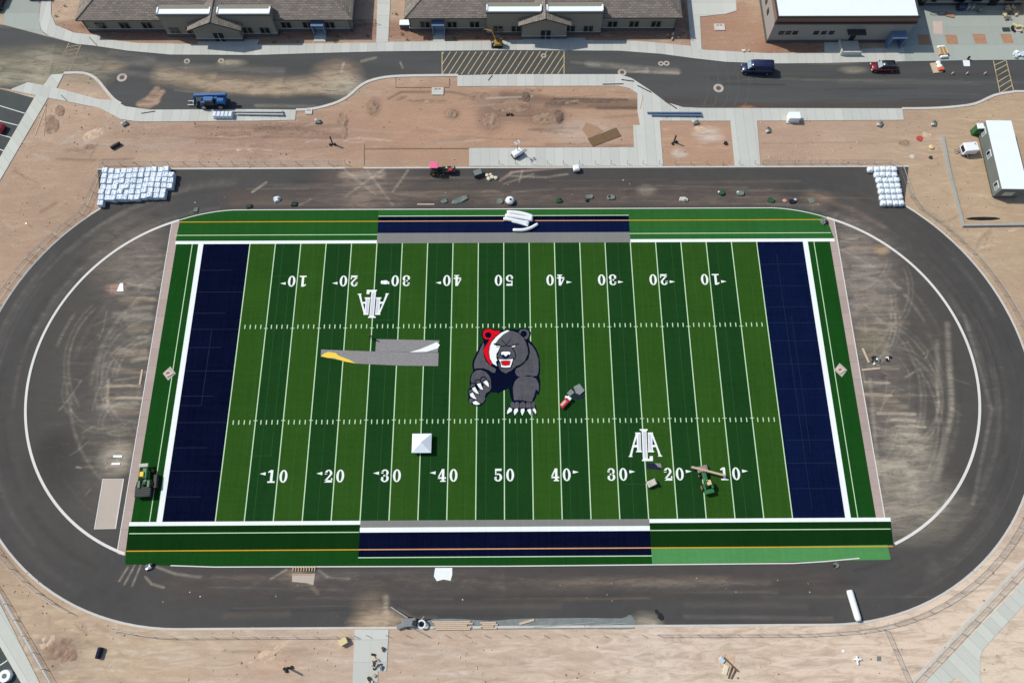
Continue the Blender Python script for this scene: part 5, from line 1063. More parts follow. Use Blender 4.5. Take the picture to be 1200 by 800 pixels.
def sack(seed):
    rg = random.Random(seed); r = thing('bulk_sack', '-', 'sack', (0, 0, 0)); n = 12; m = MB().m('sack', True); rings = []
    for z, k in ((0, .8), (.15, .98), (.45, 1.03), (.75, .98), (.9, .8), (.95, .45), (1.02, .2)):
        ring = []
        for i in range(n):
            t = 2*math.pi*(i+.5)/n; c, s = math.cos(t), math.sin(t); q = .5/max(abs(c), abs(s))**.75; ring.append((c*q*k*(1+rg.uniform(-.05, .05)), s*q*k*(1+rg.uniform(-.05, .05)), z+rg.uniform(-.02, .02)*(z > 0)))
        rings.append(ring)
    m.loft(rings); m.build('bag', r); m = MB().m('wrap_side')
    for sx in (-1, 1):
        for sy in (-1, 1): m.tube([(sx*.38, sy*.38, .85), (sx*.3, sy*.3, 1.08), (sx*.2, sy*.38, .9)], .035, 5)
    m.build('lifting_loop', r); return r
S3 = [sack(s) for s in (1, 2, 3)]; us2 = set()
gs = 'white bulk sacks in a block at the right end of the upper straight'
def put_sack(x, y, label):
    k = rnd.randrange(3)
    if k not in us2: us2.add(k); r = S3[k]; r.location = (x, y, 0); r['label'] = label; r['group'] = gs
    else: copy_tree(S3[k], (x, y, 0), rnd.uniform(-.1, .1), label, gs)
for r_ in range(7):
    for c in range(4):
        put_sack(69.85+c*1.06+rnd.uniform(-.06, .06)-(.2 if r_ == 1 else 0), 39.1-r_*1.2+rnd.uniform(-.06, .06), f'white bulk sack, {ORD[r_]} row from the back, {ORD[c]} from the left in its row')
put_sack(68.6, 39.05, 'single white bulk sack standing out to the left of the block of sacks')
# ================================================================== LOOSE THINGS
def one(mb, name, label, cat, x, y, rz=0, z=0, group=None):
    o = mb.build(name); p = P(x, y, z); o.location = (p.x, p.y, z); o.rotation_euler = (0, 0, rz); tag(o, label, cat, group); return o
TZ = .062
# pop-up canopy
c = P(495, 520.5); cp = thing('canopy_tent', 'white square canopy tent standing low on the turf below the 40', 'canopy', (c.x, c.y, .045)); hw = 1.56
m = MB().m('white_roof').add([(-hw, -hw, 1.0), (hw, -hw, 1.0), (hw, hw, 1.0), (-hw, hw, 1.0), (0, 0, 1.85)], [(0, 1, 4), (1, 2, 4), (2, 3, 4), (3, 0, 4)]); cc = m.build('canopy_top', cp); m = MB().m('white_roof'); strip(m, [(-hw, -hw), (hw, -hw), (hw, hw), (-hw, hw)], .03, .82, 1.0, True); m.build('valance', cc)
for sx in (-1, 1):
    for sy in (-1, 1): MB().m('steel').cyl((sx*(hw-.08), sy*(hw-.08), 0), (sx*(hw-.08), sy*(hw-.08), 1.0), .035, n=6).build('leg', cp)
# grey turf offcuts
def sheetthing(name, label, cat, poly, mats, z0=.045, h=.05, group=None, wav=0):
    W = px(poly); cx = sum(p[0] for p in W)/len(W); cy = sum(p[1] for p in W)/len(W)
    m = MB().m(mats); m.prism([(p[0]-cx, p[1]-cy) for p in W], 0, h); o = m.build(name); o.location = (cx, cy, z0); tag(o, label, cat, group); return o
simple('turf_ribbed', S(136, 134, 132), .95, var=.16, scale=2.2, bump=.5)
sheetthing('turf_piece', 'long grey turf piece with its underside up, narrowing left, lower of the two grey pieces', 'turf piece', [(376.5, 409.5), (385, 410), (440, 412), (514, 413.5), (513.5, 429), (470, 428.5), (415, 426), (395, 421.5), (376, 418)], 'turf_ribbed', .058)
sheetthing('turf_piece', 'grey turf rectangle laid above the longer grey piece', 'turf piece', [(441, 397.5), (515, 399), (513, 413), (440, 412)], 'turf_pile' if 'turf_pile' in MATS else 'turf_ribbed', .08, .05)
sheetthing('turf_piece', 'white tapering turf strip lying over the right end of the grey pieces', 'turf piece', [(480, 413), (492, 409.5), (503, 405), (512, 401), (515.5, 404.5), (513, 408.5), (500, 412.5)], 'turf_white', .14, .04)
sheetthing('turf_piece', 'yellow tapering turf strip on the left end of the long grey piece', 'turf piece', [(376.3, 417.5), (380, 414.5), (385, 412.5), (394, 414), (397, 417), (409, 421.5), (417.5, 426), (405, 424), (392, 420), (384, 419.5)], 'yellow_bright', .118, .06)
sheetthing('turf_piece', 'white irregular turf sheet on the track touching the lower kerb', 'turf piece', [(510, 665), (530, 665), (530, 673), (528, 680), (520, 678.5), (512, 680.5), (508.5, 675)], 'turf_white', .012, .06)
sheetthing('turf_piece', 'navy turf offcut on the turf between the 30 and 20 at lower right', 'turf piece', [(758, 542), (770, 543), (775, 547), (774, 550), (766, 549.5), (758, 549)], 'turf_scrap_navy', .06, .04)
sheetthing('turf_piece', 'small grey flap folded over the navy offcut', 'turf piece', [(767, 542.5), (774, 543), (775.5, 548), (771, 547)], 'turf_back_grey', .105, .03)
sheetthing('turf_piece', 'large square grey offcut on dark turf right of the bear', 'turf piece', [(672, 453.5), (679, 450), (685, 458), (679, 463), (675, 461)], 'turf_back_grey', .06, .25)
sheetthing('turf_piece', 'small grey offcut beside the large square grey one', 'turf piece', [(664, 461), (669, 456), (673, 460), (668, 464)], 'turf_back_grey', .06, .12)
sheetthing('turf_piece', 'navy offcut curling out below the square grey one', 'turf piece', [(671, 462), (678, 462.5), (686, 463), (682, 466.5), (676, 467.5), (670, 465)], 'turf_scrap_navy', .06, .06)
rr = place('red_tool_cart', 'red and white wheeled glue cart on the turf right of the bear', 'cart', 662.5, 472, .8, .045)
m = MB().m('red_paint').box((-.3, 0, .5), (1.7, .9, .5), bev=.1); m.m('tan_canvas').box((-.4, .1, .78), (1.1, .4, .12), bev=.04); m.build('body', rr); m = MB().m('white_paint').box((.9, 0, .6), (.5, .8, .5), bev=.1); m.build('tank', rr); MB().m('white_paint').cyl((.7, .5, .2), (.7, .5, .8), .22, n=10).build('bucket', rr)
for wx in (-.8, .5):
    for s in (-1, 1): wheel(rr, wx, s*.46, .18, .1, s)
# diamonds behind the goals
for (x, y, lb) in ((198.5, 437.5, 'pale diamond cut in the left sideline turf around a pad base'), (985, 433.5, 'pale diamond cut in the right sideline turf around a pad base')):
    c = P(x, y); r = thing('goal_base', lb, 'post base', (c.x, c.y, .045)); MB().m('pit_sand').prism([(1.1, 0), (0, 1.25), (-1.1, 0), (0, -1.25)], 0, .02).build('sand_base', r); MB().m('tan_canvas').prism([(.8, 0), (-.3, .6), (-.8, 0), (-.2, -.7)], .02, .16).build('cover', r); MB().m('bin_red').box((-.2, .05, .2), (.5, .25, .1), rz=.3).build('flap', r)
# white rolls of underlay
def roll(name, label, cat, pts, r, mat, z=None, group=None, world=False):
    W = [tuple(P(*p)) for p in pts]; sm_ = smooth(W, 4) if len(W) > 2 else W
    c = sm_[0]; m = MB().m(mat, True); n = 10; rings = []
    z = r if z is None else z
    for i, p in enumerate(sm_):
        a = Vector(sm_[max(i-1, 0)]); b = Vector(sm_[min(i+1, len(sm_)-1)]); d = (b-a).normalized(); nn = Vector((-d.y, d.x)); k = 1 if 0 < i < len(sm_)-1 or len(sm_) == 2 else .8
        rings.append([(p[0]-c[0]+nn.x*r*k*math.cos(2*math.pi*j/n), p[1]-c[1]+nn.y*r*k*math.cos(2*math.pi*j/n), z+r*k*math.sin(2*math.pi*j/n)) for j in range(n)])
    m.loft(rings); o = m.build(name); o.location = (c[0], c[1], .045 if abs(c[0]) < 59 and abs(c[1]) < 31 else .01); tag(o, label, cat, group); return o
gr_ = 'white turf rolls piled on the navy strip'
roll('white_roll', 'topmost white roll of the pile on the upper navy strip', 'roll', [(594, 250), (608, 251), (620, 254), (624, 256)], .38, 'white_paint', None, gr_)
roll('white_roll', 'white roll crossing under the topmost one on the navy strip', 'roll', [(592, 254), (603, 255), (615, 257), (624, 259)], .38, 'white_paint', None, gr_)
roll('white_roll', 'white roll in the pile with its left tip farthest out', 'roll', [(590, 257.5), (600, 259), (610, 261), (620, 262.5)], .34, 'white_paint', None, gr_)
roll('white_roll', 'short white roll end below the pile on the navy strip', 'roll', [(600, 260), (612, 263), (619, 265.5)], .28, 'white_paint', None, gr_)
roll('white_roll', 'curved white roll lying apart below the pile, next to the grey band', 'roll', [(601, 270.5), (613, 270.5), (622, 268), (630, 263.5)], .3, 'white_paint', None, gr_)
roll('white_roll', 'straight white roll lying across the outer lanes at lower right', 'roll', [(993.5, 691), (999, 709), (1004.5, 727)], .5, 'white_paint')
roll('culvert_pipe', 'short dark blue black pipe on the soil at lower left', 'pipe', [(120, 758), (118, 764), (116, 771)], .4, 'turf_scrap_navy')
MATS['turf_scrap_navy'] and roll('culvert_pipe', 'short black pipe on the soil at upper left above the pallets', 'pipe', [(131, 175), (137, 171.5), (142, 169)], .36, 'black')
# scraps beside the field
def scrap(label, x, y, w_, d_, mat, h=.3, rz=0, extra=None, cat='turf scrap', name='turf_scrap', seed=0, group=None):
    rg = random.Random(int(x*7+y*3)+seed); m = MB().m(mat, False); n = 11; ang0 = rg.uniform(0, 1); ring = []
    for i in range(n):
        t = 2*math.pi*i/n; c, s = math.cos(t), math.sin(t); q = 1/max(abs(c), abs(s))**.8; ring.append((c*q*w_/2*rg.uniform(.8, 1.08), s*q*d_/2*rg.uniform(.8, 1.08)))
    up_ = [(px_*.82+rg.uniform(-.05, .05)*w_, py_*.8, h*rg.uniform(.55, 1)) for px_, py_ in ring]; md = [(px_, py_, h*rg.uniform(.15, .5)) for px_, py_ in ring]
    m.loft([[(a, b, 0) for a, b in ring], md, up_], cap=False); 
    o_ = len(m.v); m.add(up_+[(0, 0, h*.7)], [(i, (i+1) % n, n) for i in range(n)])
    if extra:
        m.m(extra[0]); ex_, ey_, er_ = extra[1:4]; m.ball((ex_, ey_, h*.6), er_, .6, 8, 5, .2, rg)
    return one(m, name, label, cat, x, y, rz, .01, group)
scrap('grey green turf scrap on the track at the left start of the kerb curve', 230, 246.5, .9, 1.1, 'turf_back', .35)
scrap('black folded scrap on the track just above the kerb at far left', 292, 242.5, 1.3, .8, 'turf_back_dark', .4, .3)
scrap('white and pale green crumpled scrap above the left straight kerb', 325, 233.5, 1.4, 1.2, 'plastic_wrap', .45, .4, ('turf_back', .3, -.2, .3))
scrap('dark square scrap right of the crumpled pale one', 345, 239.5, 1.3, 1.0, 'turf_back_dark', .4)
scrap('small grey green scrap left of the long folded scrap', 521, 236, 1.3, 1.0, 'turf_back', .3, .3)
scrap('long folded grey green turf scrap near the upper kerb', 540, 234.5, 3.4, 1.2, 'turf_back', .35, .42)
scrap('grey green scrap left of the white wrapped roll', 586, 236.5, 1.2, 1.2, 'turf_back', .35)
scrap('dark green scrap nearest the right of the white rolls', 655, 235.5, 1.3, 1.0, 'turf_scrap_green', .45, .2, ('black', .2, .1, .3))
scrap('pale green scrap with a dark lump on its left', 691, 231, 1.5, 1.0, 'turf_back', .35, .2, ('black', -.7, -.6, .35))
scrap('pale green scrap with a black hole in its left side', 716, 231.5, 1.6, 1.1, 'turf_back', .35, 0, ('black', -.35, .05, .28))
scrap('light grey crumpled scrap on the right half of the straight', 801, 234, 1.6, 1.0, 'tan_canvas', .35, -.2, ('turf_back', .3, -.2, .3))
scrap('dark green tilted scrap with a white corner', 845, 226, 1.3, 1.3, 'turf_scrap_green', .5, .7, ('plastic_wrap', -.35, .3, .25))
scrap('grey green scrap with a pale left corner, right of the dark tilted one', 867.5, 227, 1.5, 1.1, 'turf_back', .4, -.2, ('plastic_wrap', -.5, .1, .22))
scrap('mid green scrap near the start of the right curve', 903, 235, 1.5, 1.0, 'turf_scrap_green', .45, -.4)
scrap('navy black scrap beside an orange bit near the right curve', 928, 236.5, 1.2, .9, 'turf_scrap_navy', .4, 0, ('tan_canvas', .6, .3, .3))
scrap('flat pale grey green scrap farthest right on the straight', 951, 235.5, 1.2, 1.2, 'turf_back', .15, .2)
scrap('dusty brush and pale bits on the turf corner at upper right', 965, 259.5, 1.3, 1.3, 'turf_back', .5, .5, ('black', .2, -.4, .35))
scrap('orange brown paper bit on the track left of the navy scrap', 919.5, 235, .8, .7, 'cone', .1, .4, None, 'litter', 'paper_litter')
scrap('grey metal box with a black side on the lower left kerb', 175, 664, 1.2, 1.0, 'steel', .5, .3, ('black', .5, .2, .3), 'box', 'metal_box')
scrap('small grey scrap on the track below the lower right kerb', 980, 662, 1.0, .8, 'turf_back', .3, .2, ('black', -.4, 0, .25))
scrap('black smear like rubber scrap on the lower outer lanes', 774, 722, .9, 1.2, 'black', .12, .6, None, 'scrap', 'rubber_scrap')
scrap('smaller black rubber scrap left of the larger smear', 769.5, 716, .5, .7, 'black', .12, .2, None, 'scrap', 'rubber_scrap')
scrap('flat torn white scrap on the left thirty of the top number row', 450.5, 331, 1.5, .8, 'white_paint', .12, 0, None, 'scrap', 'white_scrap')
bx = place('machine_crate', 'dark grey green square crate on the track beside the pink roofed tractor', 'crate', 560, 205, .35); m = MB().m('turf_back_dark').box((0, 0, .45), (1.6, 1.2, .9), bev=.08); m.build('crate_body', bx); MB().m('turf_back').box((0, 0, .95), (1.5, 1.1, .1), bev=.03).build('lid', bx)
for i, (x, y, s) in enumerate(((571, 206, .35), (573, 210, .4), (577, 208, .35), (581, 209, .38), (575, 205, .28))):
    m = MB().m('stone_pale').ball((0, 0, s*.5), s*1.1, .6, 8, 5, .15); one(m, 'stone', f'pale stone, {ORD[i]} of the small heap right of the square crate', 'stone', x, y, 0, 0, 'pale stones in a small heap')
wr = place('wrapped_roll_end', 'white rounded wrapped bundle with a dark opening on the track above the rolls', 'bundle', 597.5, 236.5); m = MB().m('white_paint', True).ball((0, 0, .5), .85, .7, 12, 6, .06); m.build('wrapped_bundle', wr); MB().m('black').cyl((.1, -.1, 1.02), (.1, -.1, 1.14), .2, n=10).build('opening', wr); MB().m('turf_scrap_navy').box((.7, -.5, .3), (.4, .5, .5), bev=.08).build('strap_block', wr)
def plank(label, a, b, wd=.3, th=.12, mat='wood', z=.02, cat='plank', name='plank', group=None):
    p, q = P(*a), P(*b); L = (q-p).length; m = MB().m(mat).box((0, 0, th/2), (L, wd, th)); o = m.build(name); o.location = ((p.x+q.x)/2, (p.y+q.y)/2, z); o.rotation_euler = (0, 0, math.atan2(q.y-p.y, q.x-p.x)); tag(o, label, cat, group); return o
plank('thin pink plank lying above the upper left kerb', (489, 239.6), (509, 239.6), .22, .06, 'wood_pink')
plank('upright plank at the left half disc beside the concrete strip', (167, 433), (164, 451), .3, .1)
plank('slanting plank on the right half disc, upper of two', (1010.5, 408), (1018, 425), .32, .12)
plank('level plank on the right half disc, lower of two', (1010, 433.5), (1031, 431.5), .26, .1)
plank('upper white board on the dusty patch of the left half disc', (133, 534.5), (143.5, 534.5), .34, .08, 'white_paint', .03, 'board', 'white_board')
plank('lower white board on the dusty patch of the left half disc', (131, 543.3), (141, 543.3), .34, .08, 'white_paint', .03, 'board', 'white_board')
sheetthing('white_board', 'small white tapered board on the upper left half disc', 'board', [(141, 332), (144.5, 332), (145, 341.5), (137, 341.5)], 'white_paint', .03, .08)
for i, (a, b) in enumerate((((728, 94), (743, 96)), ((706, 99.5), (730, 99)), ((747, 101), (763, 109)), ((779, 119), (793, 128)))): plank(['dark bar at the top of the bend in the promenade', 'thin dark bar on the walk left of the bend', 'grey bar slanting across the bend in the promenade', 'black bar on the kerb side below the bend'][i], a, b, .16, .1, 'fascia', .105, 'bar', 'steel_bar')
plank('thin wooden lath upright beside the inner corner of the promenade', (753, 113), (750, 128), .14, .05, 'wood', .105, 'lath', 'lath')
plank('long wooden lath slanting in the soil left, next to the walk', (55, 121), (41, 159), .16, .05, 'wood', .02, 'lath', 'lath'); plank('thinner upright lath right of the long slanting one', (54, 122), (51.5, 160), .09, .05, 'wood', .02, 'lath', 'lath')
plank('black stick on the lower walk at far left', (72, 112), (79, 119), .1, .08, 'fascia', .11, 'stick', 'stick'); plank('black stick on the upper walk at far left', (105, 44.5), (114, 54), .1, .08, 'fascia', .11, 'stick', 'stick'); plank('dark level stick on the lower walk below the brown splash', (166, 133.5), (182, 131), .14, .08, 'fascia', .11, 'stick', 'stick')
plank('thin orange plank lying on soil above the upper straight', (794, 191.3), (825, 191), .1, .06, 'wood', .02); plank('short stick on the crosswalk walk of the upper kerb', (572, 95), (577, 89), .1, .08, 'fascia', .11, 'stick', 'stick')
# plywood mats
sheetthing('plywood_sheet', 'faded brown sheet half under the darker plywood', 'plywood', [(682, 152), (687, 143.5), (701, 149), (707, 154), (690, 163)], 'faded_board', .02, .04)
sheetthing('plywood_sheet', 'dark brown plywood sheet, left half of the dark rectangle', 'plywood', [(688.5, 163), (705.5, 156.5), (711, 166), (694.5, 172.2)], 'plywood', .08, .05); sheetthing('plywood_sheet', 'dark brown plywood sheet, right half of the dark rectangle', 'plywood', [(705.7, 156.4), (722, 150), (728, 159.8), (711.3, 165.9)], 'plywood', .082, .05)
# long poles
def poles(label, prs, mat, r, base=.1, ends='steel', name='lamp_pole', cat='pole'):
    for i, (a, b) in enumerate(prs):
        p, q = P(*a), P(*b); c = (p+q)/2; L = (q-p).length; t = thing(name, label[i], cat, (c.x, c.y, base), math.atan2(q.y-p.y, q.x-p.x)); MB().m(mat).cyl((-L/2, 0, r+.1), (L/2, 0, r*1.1+.1), r*.8, r, n=10).build('shaft', t); m = MB().m(ends).box((L/2, 0, .18), (.1, .55, .36)); m.box((-L*.2, 0, .05), (.2, .7, .1)); m.box((L*.4, 0, .05), (.2, .7, .1)); m.build('base_plate', t)
poles(['pale blue steel pole on the left lower walk, upper of two', 'pale blue steel pole on the left lower walk, lower of two'], [((272, 132.4), (332, 132.8)), ((278, 135.2), (333, 136))], 'galv', .2)
poles(['blue grey pole on the promenade bend, upper of two', 'blue grey pole on the promenade bend, lower of two'], [((758, 133.5), (821, 133.8)), ((763, 136.5), (822, 137))], 'blue_grey', .18)
bk = place('block_stack', 'row of white wrapped blocks beside the left end of the pale poles', 'blocks', 262.5, 136.5, 0, .1)
for k in range(5): MB().m('plastic_wrap').box((-1.5+.75*k, 0, .45), (.68, 1.2, .9), bev=.1).build('block', bk)
MB().m('wood').box((0, 0, .04), (3.9, 1.2, .08)).build('pallet_base', bk)
ub = place('utility_box', 'white utility cabinet on the walk left of the right side path', 'cabinet', 928.5, 140, 0, .1); m = MB().m('white_paint').box((0, 0, .65), (2.1, 1.4, 1.2), bev=.06); m.build('cabinet_body', ub); MB().m('white_roof').box((0, 0, 1.28), (2.2, 1.5, .1), bev=.03).build('lid', ub); MB().m('walk_big').box((0, 0, .03), (2.6, 1.9, .06)).build('base', ub)
for i, (x, y, w_, d_, lb) in enumerate(((513, 107.5, 2.3, 1.7, 'white concrete vault lid with two slots in the soil left of the promenade'), (362, 131.5, 1.3, 1.1, 'small white vault lid behind the kerb below the dusty road'), (843, 32.5, 2.1, 1.6, 'pale concrete vault lid in the soil left of the flat roofed hall'))):
    t_ = place('vault_lid', lb, 'vault lid', x, y); MB().m('kerb').box((0, 0, .1), (w_, d_, .2)).build('lid', t_)
    for s in (-1, 1): MB().m('black').box((s*w_*.16, d_*.25, .21), (w_*.22, .16, .03)).build('slot', t_)
gg = sheetthing('drain_grate', 'small green grey grate in the soil at lower right', 'grate', [(1027.5, 768.5), (1032.5, 768.5), (1032.5, 774), (1027.5, 774)], 'turf_back', .01, .04)
one(MB().m('turf_back_dark').box((0, 0, .04), (1.5, 1.0, .08)), 'drain_grate', 'green grey grate in the paving above the far right tree well', 'grate', 1179, 35, 0, .12)
t_ = place('white_riser', 'white cross shaped pipe riser in the soil left of the small grate', 'riser', 1003.5, 772); m = MB().m('white_paint').cyl((0, 0, 0), (0, 0, .5), .2, n=10); m.cyl((-.6, 0, .3), (.6, 0, .3), .13, n=8); m.cyl((0, -.7, .3), (0, .5, .3), .13, n=8); m.build('riser_pipe', t_)
one(MB().m('white_paint').cyl((0, 0, 0), (0, 0, .12), .22, n=10), 'white_stub', 'small white round cap in the soil left of the white riser', 'cap', 988, 762.5); one(MB().m('white_paint').cyl((0, 0, 0), (0, 0, .1), .18, n=10), 'white_stub', 'tiny white cap in the soil at far left below the diagonal walk', 'cap', 31, 262)
# stands with weighted feet
def stand(label, x, y, h, feet=True, rz=0):
    t = place('sign_stand', label, 'stand', x, y, rz); MB().m('turf_back_dark').box((0, 0, h/2), (.16, .3, h)).build('post', t)
    for s in (-1, 1): MB().m('black').box((s*.45, -.2, .2), (.35, .4, .4), bev=.06).build('foot', t)
    MB().m('black').box((0, -.1, .08), (1.0, .12, .1)).build('cross_bar', t); return t
stand('dark post on two black feet in the soil above the upper left fence', 390, 169, 2.4); stand('dark post on two black feet in the small soil square of the promenade', 789.5, 167, 2.2, rz=.5)
stand('dark post with black feet in the soil left of the lower path', 338, 782, 2.6, rz=.6); stand('dark post and black feet left of the walk across the top middle soil', 597, 134, .4)
t_ = place('hydrant_riser', 'brown forked pipe stand with pale cloth in the soil at lower middle right', 'pipe stand', 856, 784, -.4)
m = MB().m('plywood').tube([(-1.4, 1.2, .2), (1.0, .2, .3)], .12, 6); m.tube([(0, .6, .3), (0, -1.3, .15)], .1, 6); m.tube([(.6, .4, .3), (.4, -1.2, .15)], .1, 6); m.build('frame', t_); m = MB().m('stone_pale').box((-.7, -.3, .15), (.7, 1.4, .2), bev=.06); m.build('cloth', t_); MB().m('wrap_side').box((-1.6, .8, .2), (.9, .6, .3), bev=.08, rz=-.4).build('wrapped_part', t_)
for i, (x, y, lb) in enumerate(((373, 143.5, 'grey white pump on the soil right of the vault lid'), (815, 144.5, 'grey valve box on the top edge of the small soil square'), (147, 146, 'grey valve box below the lower walk at left'), (1031, 146.5, 'grey valve box below the walk at right'), (1094, 145.5, 'grey pump lying in the soil left of the green toilet'), (900, 153, 'grey valve riser at the left edge of the long soil strip'))):
    t_ = place('valve_box', lb, 'valve box', x, y, .3*i); MB().m('turf_back').box((0, 0, .2), (1.1, .8, .4), bev=.08).build('box', t_); MB().m('steel').cyl((.3, .1, .4), (.3, .1, .75), .12, n=8).build('valve', t_); MB().m('kerb').box((-.4, .3, .3), (.5, .5, .35), bev=.06, rz=.4).build('cover', t_)
sheetthing('red_tarp', 'crumpled red tarp on the soil left of the yard wall', 'tarp', [(1073.5, 161), (1078, 159.5), (1081, 162), (1078.5, 166), (1074, 164)], 'bin_red', .01, .2)
one(MB().m('kerb').cyl((0, 0, 0), (0, 0, .06), .45, n=14), 'manhole_lid', 'grey round lid in the soil below the red tarp', 'lid', 1068.5, 183.5); one(MB().m('turf_back_dark').cyl((0, 0, 0), (0, 0, .3), .3, n=12), 'manhole_lid', 'dark round pot in the soil right of the grey round lid', 'lid', 1090, 185); one(MB().m('pale_yellow').ball((0, 0, .2), .5, .4, 10, 5, .1), 'sand_bag', 'pale yellow bag on the soil right of the red tarp', 'bag', 1091, 173)
one(MB().m('black').cyl((0, 0, 0), (0, 0, .35), .35, n=12), 'black_bucket', 'black bucket in the small soil square of the promenade', 'bucket', 850, 168.5)
yb_ = place('yellow_crate', 'yellow wooden crate on the soil left of the lower concrete path', 'crate', 403.5, 751, .5); MB().m('pale_yellow').box((0, 0, .45), (1.2, .9, .9), bev=.04).build('crate_body', yb_); MB().m('yellow').box((.55, -.1, .4), (.2, .6, .6)).build('side_board', yb_)
# tarp with lumber on the lower lanes
W = px(smooth([(497, 737), (500, 727), (520, 724.5), (545, 725), (575, 727), (600, 725), (640, 724), (690, 723.5), (728, 724), (737, 720), (742, 723), (744, 736), (700, 736.5), (600, 737)], 2)); cx = sum(p[0] for p in W)/len(W); cy = sum(p[1] for p in W)/len(W)
m = MB().m('tarp_grey').prism([(p[0]-cx, p[1]-cy) for p in W], 0, .03); o = m.build('tarp'); o.location = (cx, cy, .015); tag(o, 'long grey plastic tarp along the outer kerb of the lower straight', 'tarp')
def lumber(label, x0, x1, y, n, step=.32):
    p, q = P(x0, y), P(x1, y); L = (q-p).length; t = thing('lumber_stack', label, 'lumber', ((p.x+q.x)/2, (p.y+q.y)/2, .05)); rg = random.Random(int(x0))
    for k in range(n): 
        l_ = L*rg.uniform(.75, 1); MB().m('wood' if k % 3 else 'wood_pink').box((rg.uniform(-.1, .1)*L, (k-(n-1)/2)*step, .12+.01*(k % 2)), (l_, step*.86, .16)).build('board', t)
    m = MB().m('black'); m.box((-L*.3, 0, .02), (.6, n*step, .05)); m.box((L*.1, 0, .02), (.8, n*step, .05)); m.build('bearer', t)
lumber('longer pile of pale boards on the grey tarp', 507, 553, 732.3, 5, .26); lumber('shorter pile of pale boards on the grey tarp, right of the longer one', 563, 582, 732.3, 4, .26)
plank('single pale board lying askew on the grey tarp', (608.5, 730.5), (626, 725.5), .34, .12, 'wood', .07)
plank('thin bright bar along the left half of the right tarp end', (625, 734.5), (697, 728.8), .1, .06, 'galv', .07, 'bar', 'steel_bar'); plank('thin bright bar at the right end of the tarp', (690, 732.5), (734, 729.5), .1, .06, 'galv', .07, 'bar', 'steel_bar')
lt2 = place('water_pump_trailer', 'grey machine with a hose ring and long arms left of the lower tarp', 'machine', 480, 729, -.3)
m = MB().m('turf_back_grey').box((0, 0, .7), (2.2, 1.2, .7), bev=.12, rz=.4); m.box((-1.0, -.8, .45), (1.4, .7, .4), bev=.08, rz=.6); m.build('housing', lt2); MB().m('black').box((.9, .2, .9), (.8, .7, .7), bev=.1).build('motor', lt2); m = MB().m('galv'); m.tube([(-3.4, 1.3, .6), (-.4, .6, .9)], .09, 6); m.tube([(.5, -.6, .5), (3.4, -1.0, .2)], .07, 6); m.tube([(1.6, .9, .4), (1.9, 1.5, 1.1)], .08, 6); m.build('arm', lt2)
rg_ = [(1.9+.55*math.cos(t), .35+.55*math.sin(t), .75) for t in np.linspace(0, 2*math.pi, 15)]; MB().m('white_paint').tube(rg_, .13, 6).build('hose_ring', lt2)
for s in (-1, 1): wheel(lt2, -.1, s*.75, .3, .18, s)
# wooden crate frame at the lower kerb
fr = place('timber_crate', 'slatted timber frame filled with sand on the track below the lower left kerb', 'timber crate', 356, 674); m = MB().m('wood')
for k in range(9): m.box((-1.7+.42*k, 1.0, .1), (.12, .7, .2))
for k in range(2): m.box((0, .9-1.0*k+.3, .14), (3.6, .1, .16))
m.build('slats', fr); MB().m('pit_sand').prism([(-1.8, .1), (1.75, .3), (1.6, -1.4), (.6, -1.1), (-1.7, -.9)], 0, .06).build('sand_fill', fr)
# junk on the right half disc and on the lower path
def junk(label, x, y, mats, n, ext, sz, name, cat, z=.02, seed=1):
    rg = random.Random(seed); t = place(name, label, cat, x, y, 0, z)
    for k in range(n): MB().m(mats[k % len(mats)]).box((rg.uniform(-ext[0], ext[0]), rg.uniform(-ext[1], ext[1]), rg.uniform(.1, .35)), (rg.uniform(.3, 1)*sz, rg.uniform(.15, .5)*sz, rg.uniform(.1, .4)), rz=rg.uniform(0, 3), ry=rg.uniform(-.3, .3), bev=.03).build('piece', t)
    return t
junk('scatter of black tools and white rags on the right half disc', 1032, 422, ['black', 'white_paint', 'black', 'steel', 'black'], 13, (1.7, .7), .8, 'tool_pile', 'tools')
junk('pile of timber offcuts and dark tools on the lower concrete path', 443, 770, ['wood', 'black', 'wood', 'steel', 'black', 'wood', 'rubber'], 14, (.8, 1.7), .9, 'tool_pile', 'tools', .11, 4)
junk('small pile of dark offcuts at the bottom end of the lower path', 437, 797, ['black', 'stone_pale', 'wood', 'black'], 8, (.6, .8), .9, 'tool_pile', 'tools', .11, 7)
junk('jumble of pale timber and rubbish in the far corner of the courtyard', 1181, 16, ['wood', 'pale_yellow', 'steel', 'mud', 'wood', 'stone_pale'], 16, (1.8, 1.4), 1.3, 'rubble_pile', 'rubble', .12, 3)
junk('pale rubble heap at the right edge of the courtyard', 1192, 34, ['pale_yellow', 'stone_pale', 'black', 'wood'], 8, (1.0, .8), 1.2, 'rubble_pile', 'rubble', .12, 5)
junk('heap of pale stones and soil at the end of the building shadow', 795, 43, ['stone_pale', 'mud', 'wood_pink', 'mud'], 10, (2.5, .8), .8, 'rubble_pile', 'rubble', .02, 9)
junk('white and blue plastic sheeting bundled on the walk at far right', 1191, 66, ['plastic_wrap', 'white_paint', 'wrap_side'], 7, (1.6, .8), 1.5, 'plastic_bundle', 'plastic', .11, 2)
junk('broken white litter beside the kerb right of the van', 874, 61, ['white_paint', 'stone_pale'], 4, (1.0, .3), .7, 'litter_pile', 'litter', .02, 6)
t_ = place('timber_pallet', 'pallet of yellow timber with white wrapped ends on the walk beside the courtyard', 'pallet', 1103.5, 62, .1, .11)
for k in range(5): MB().m('yellow' if k % 2 else 'wood').box((-.7+.35*k, 0, .4+.05*(k % 2)), (.3, 2.0-.25*abs(k-2), .5), rz=.05*(k-2)).build('timber', t_)
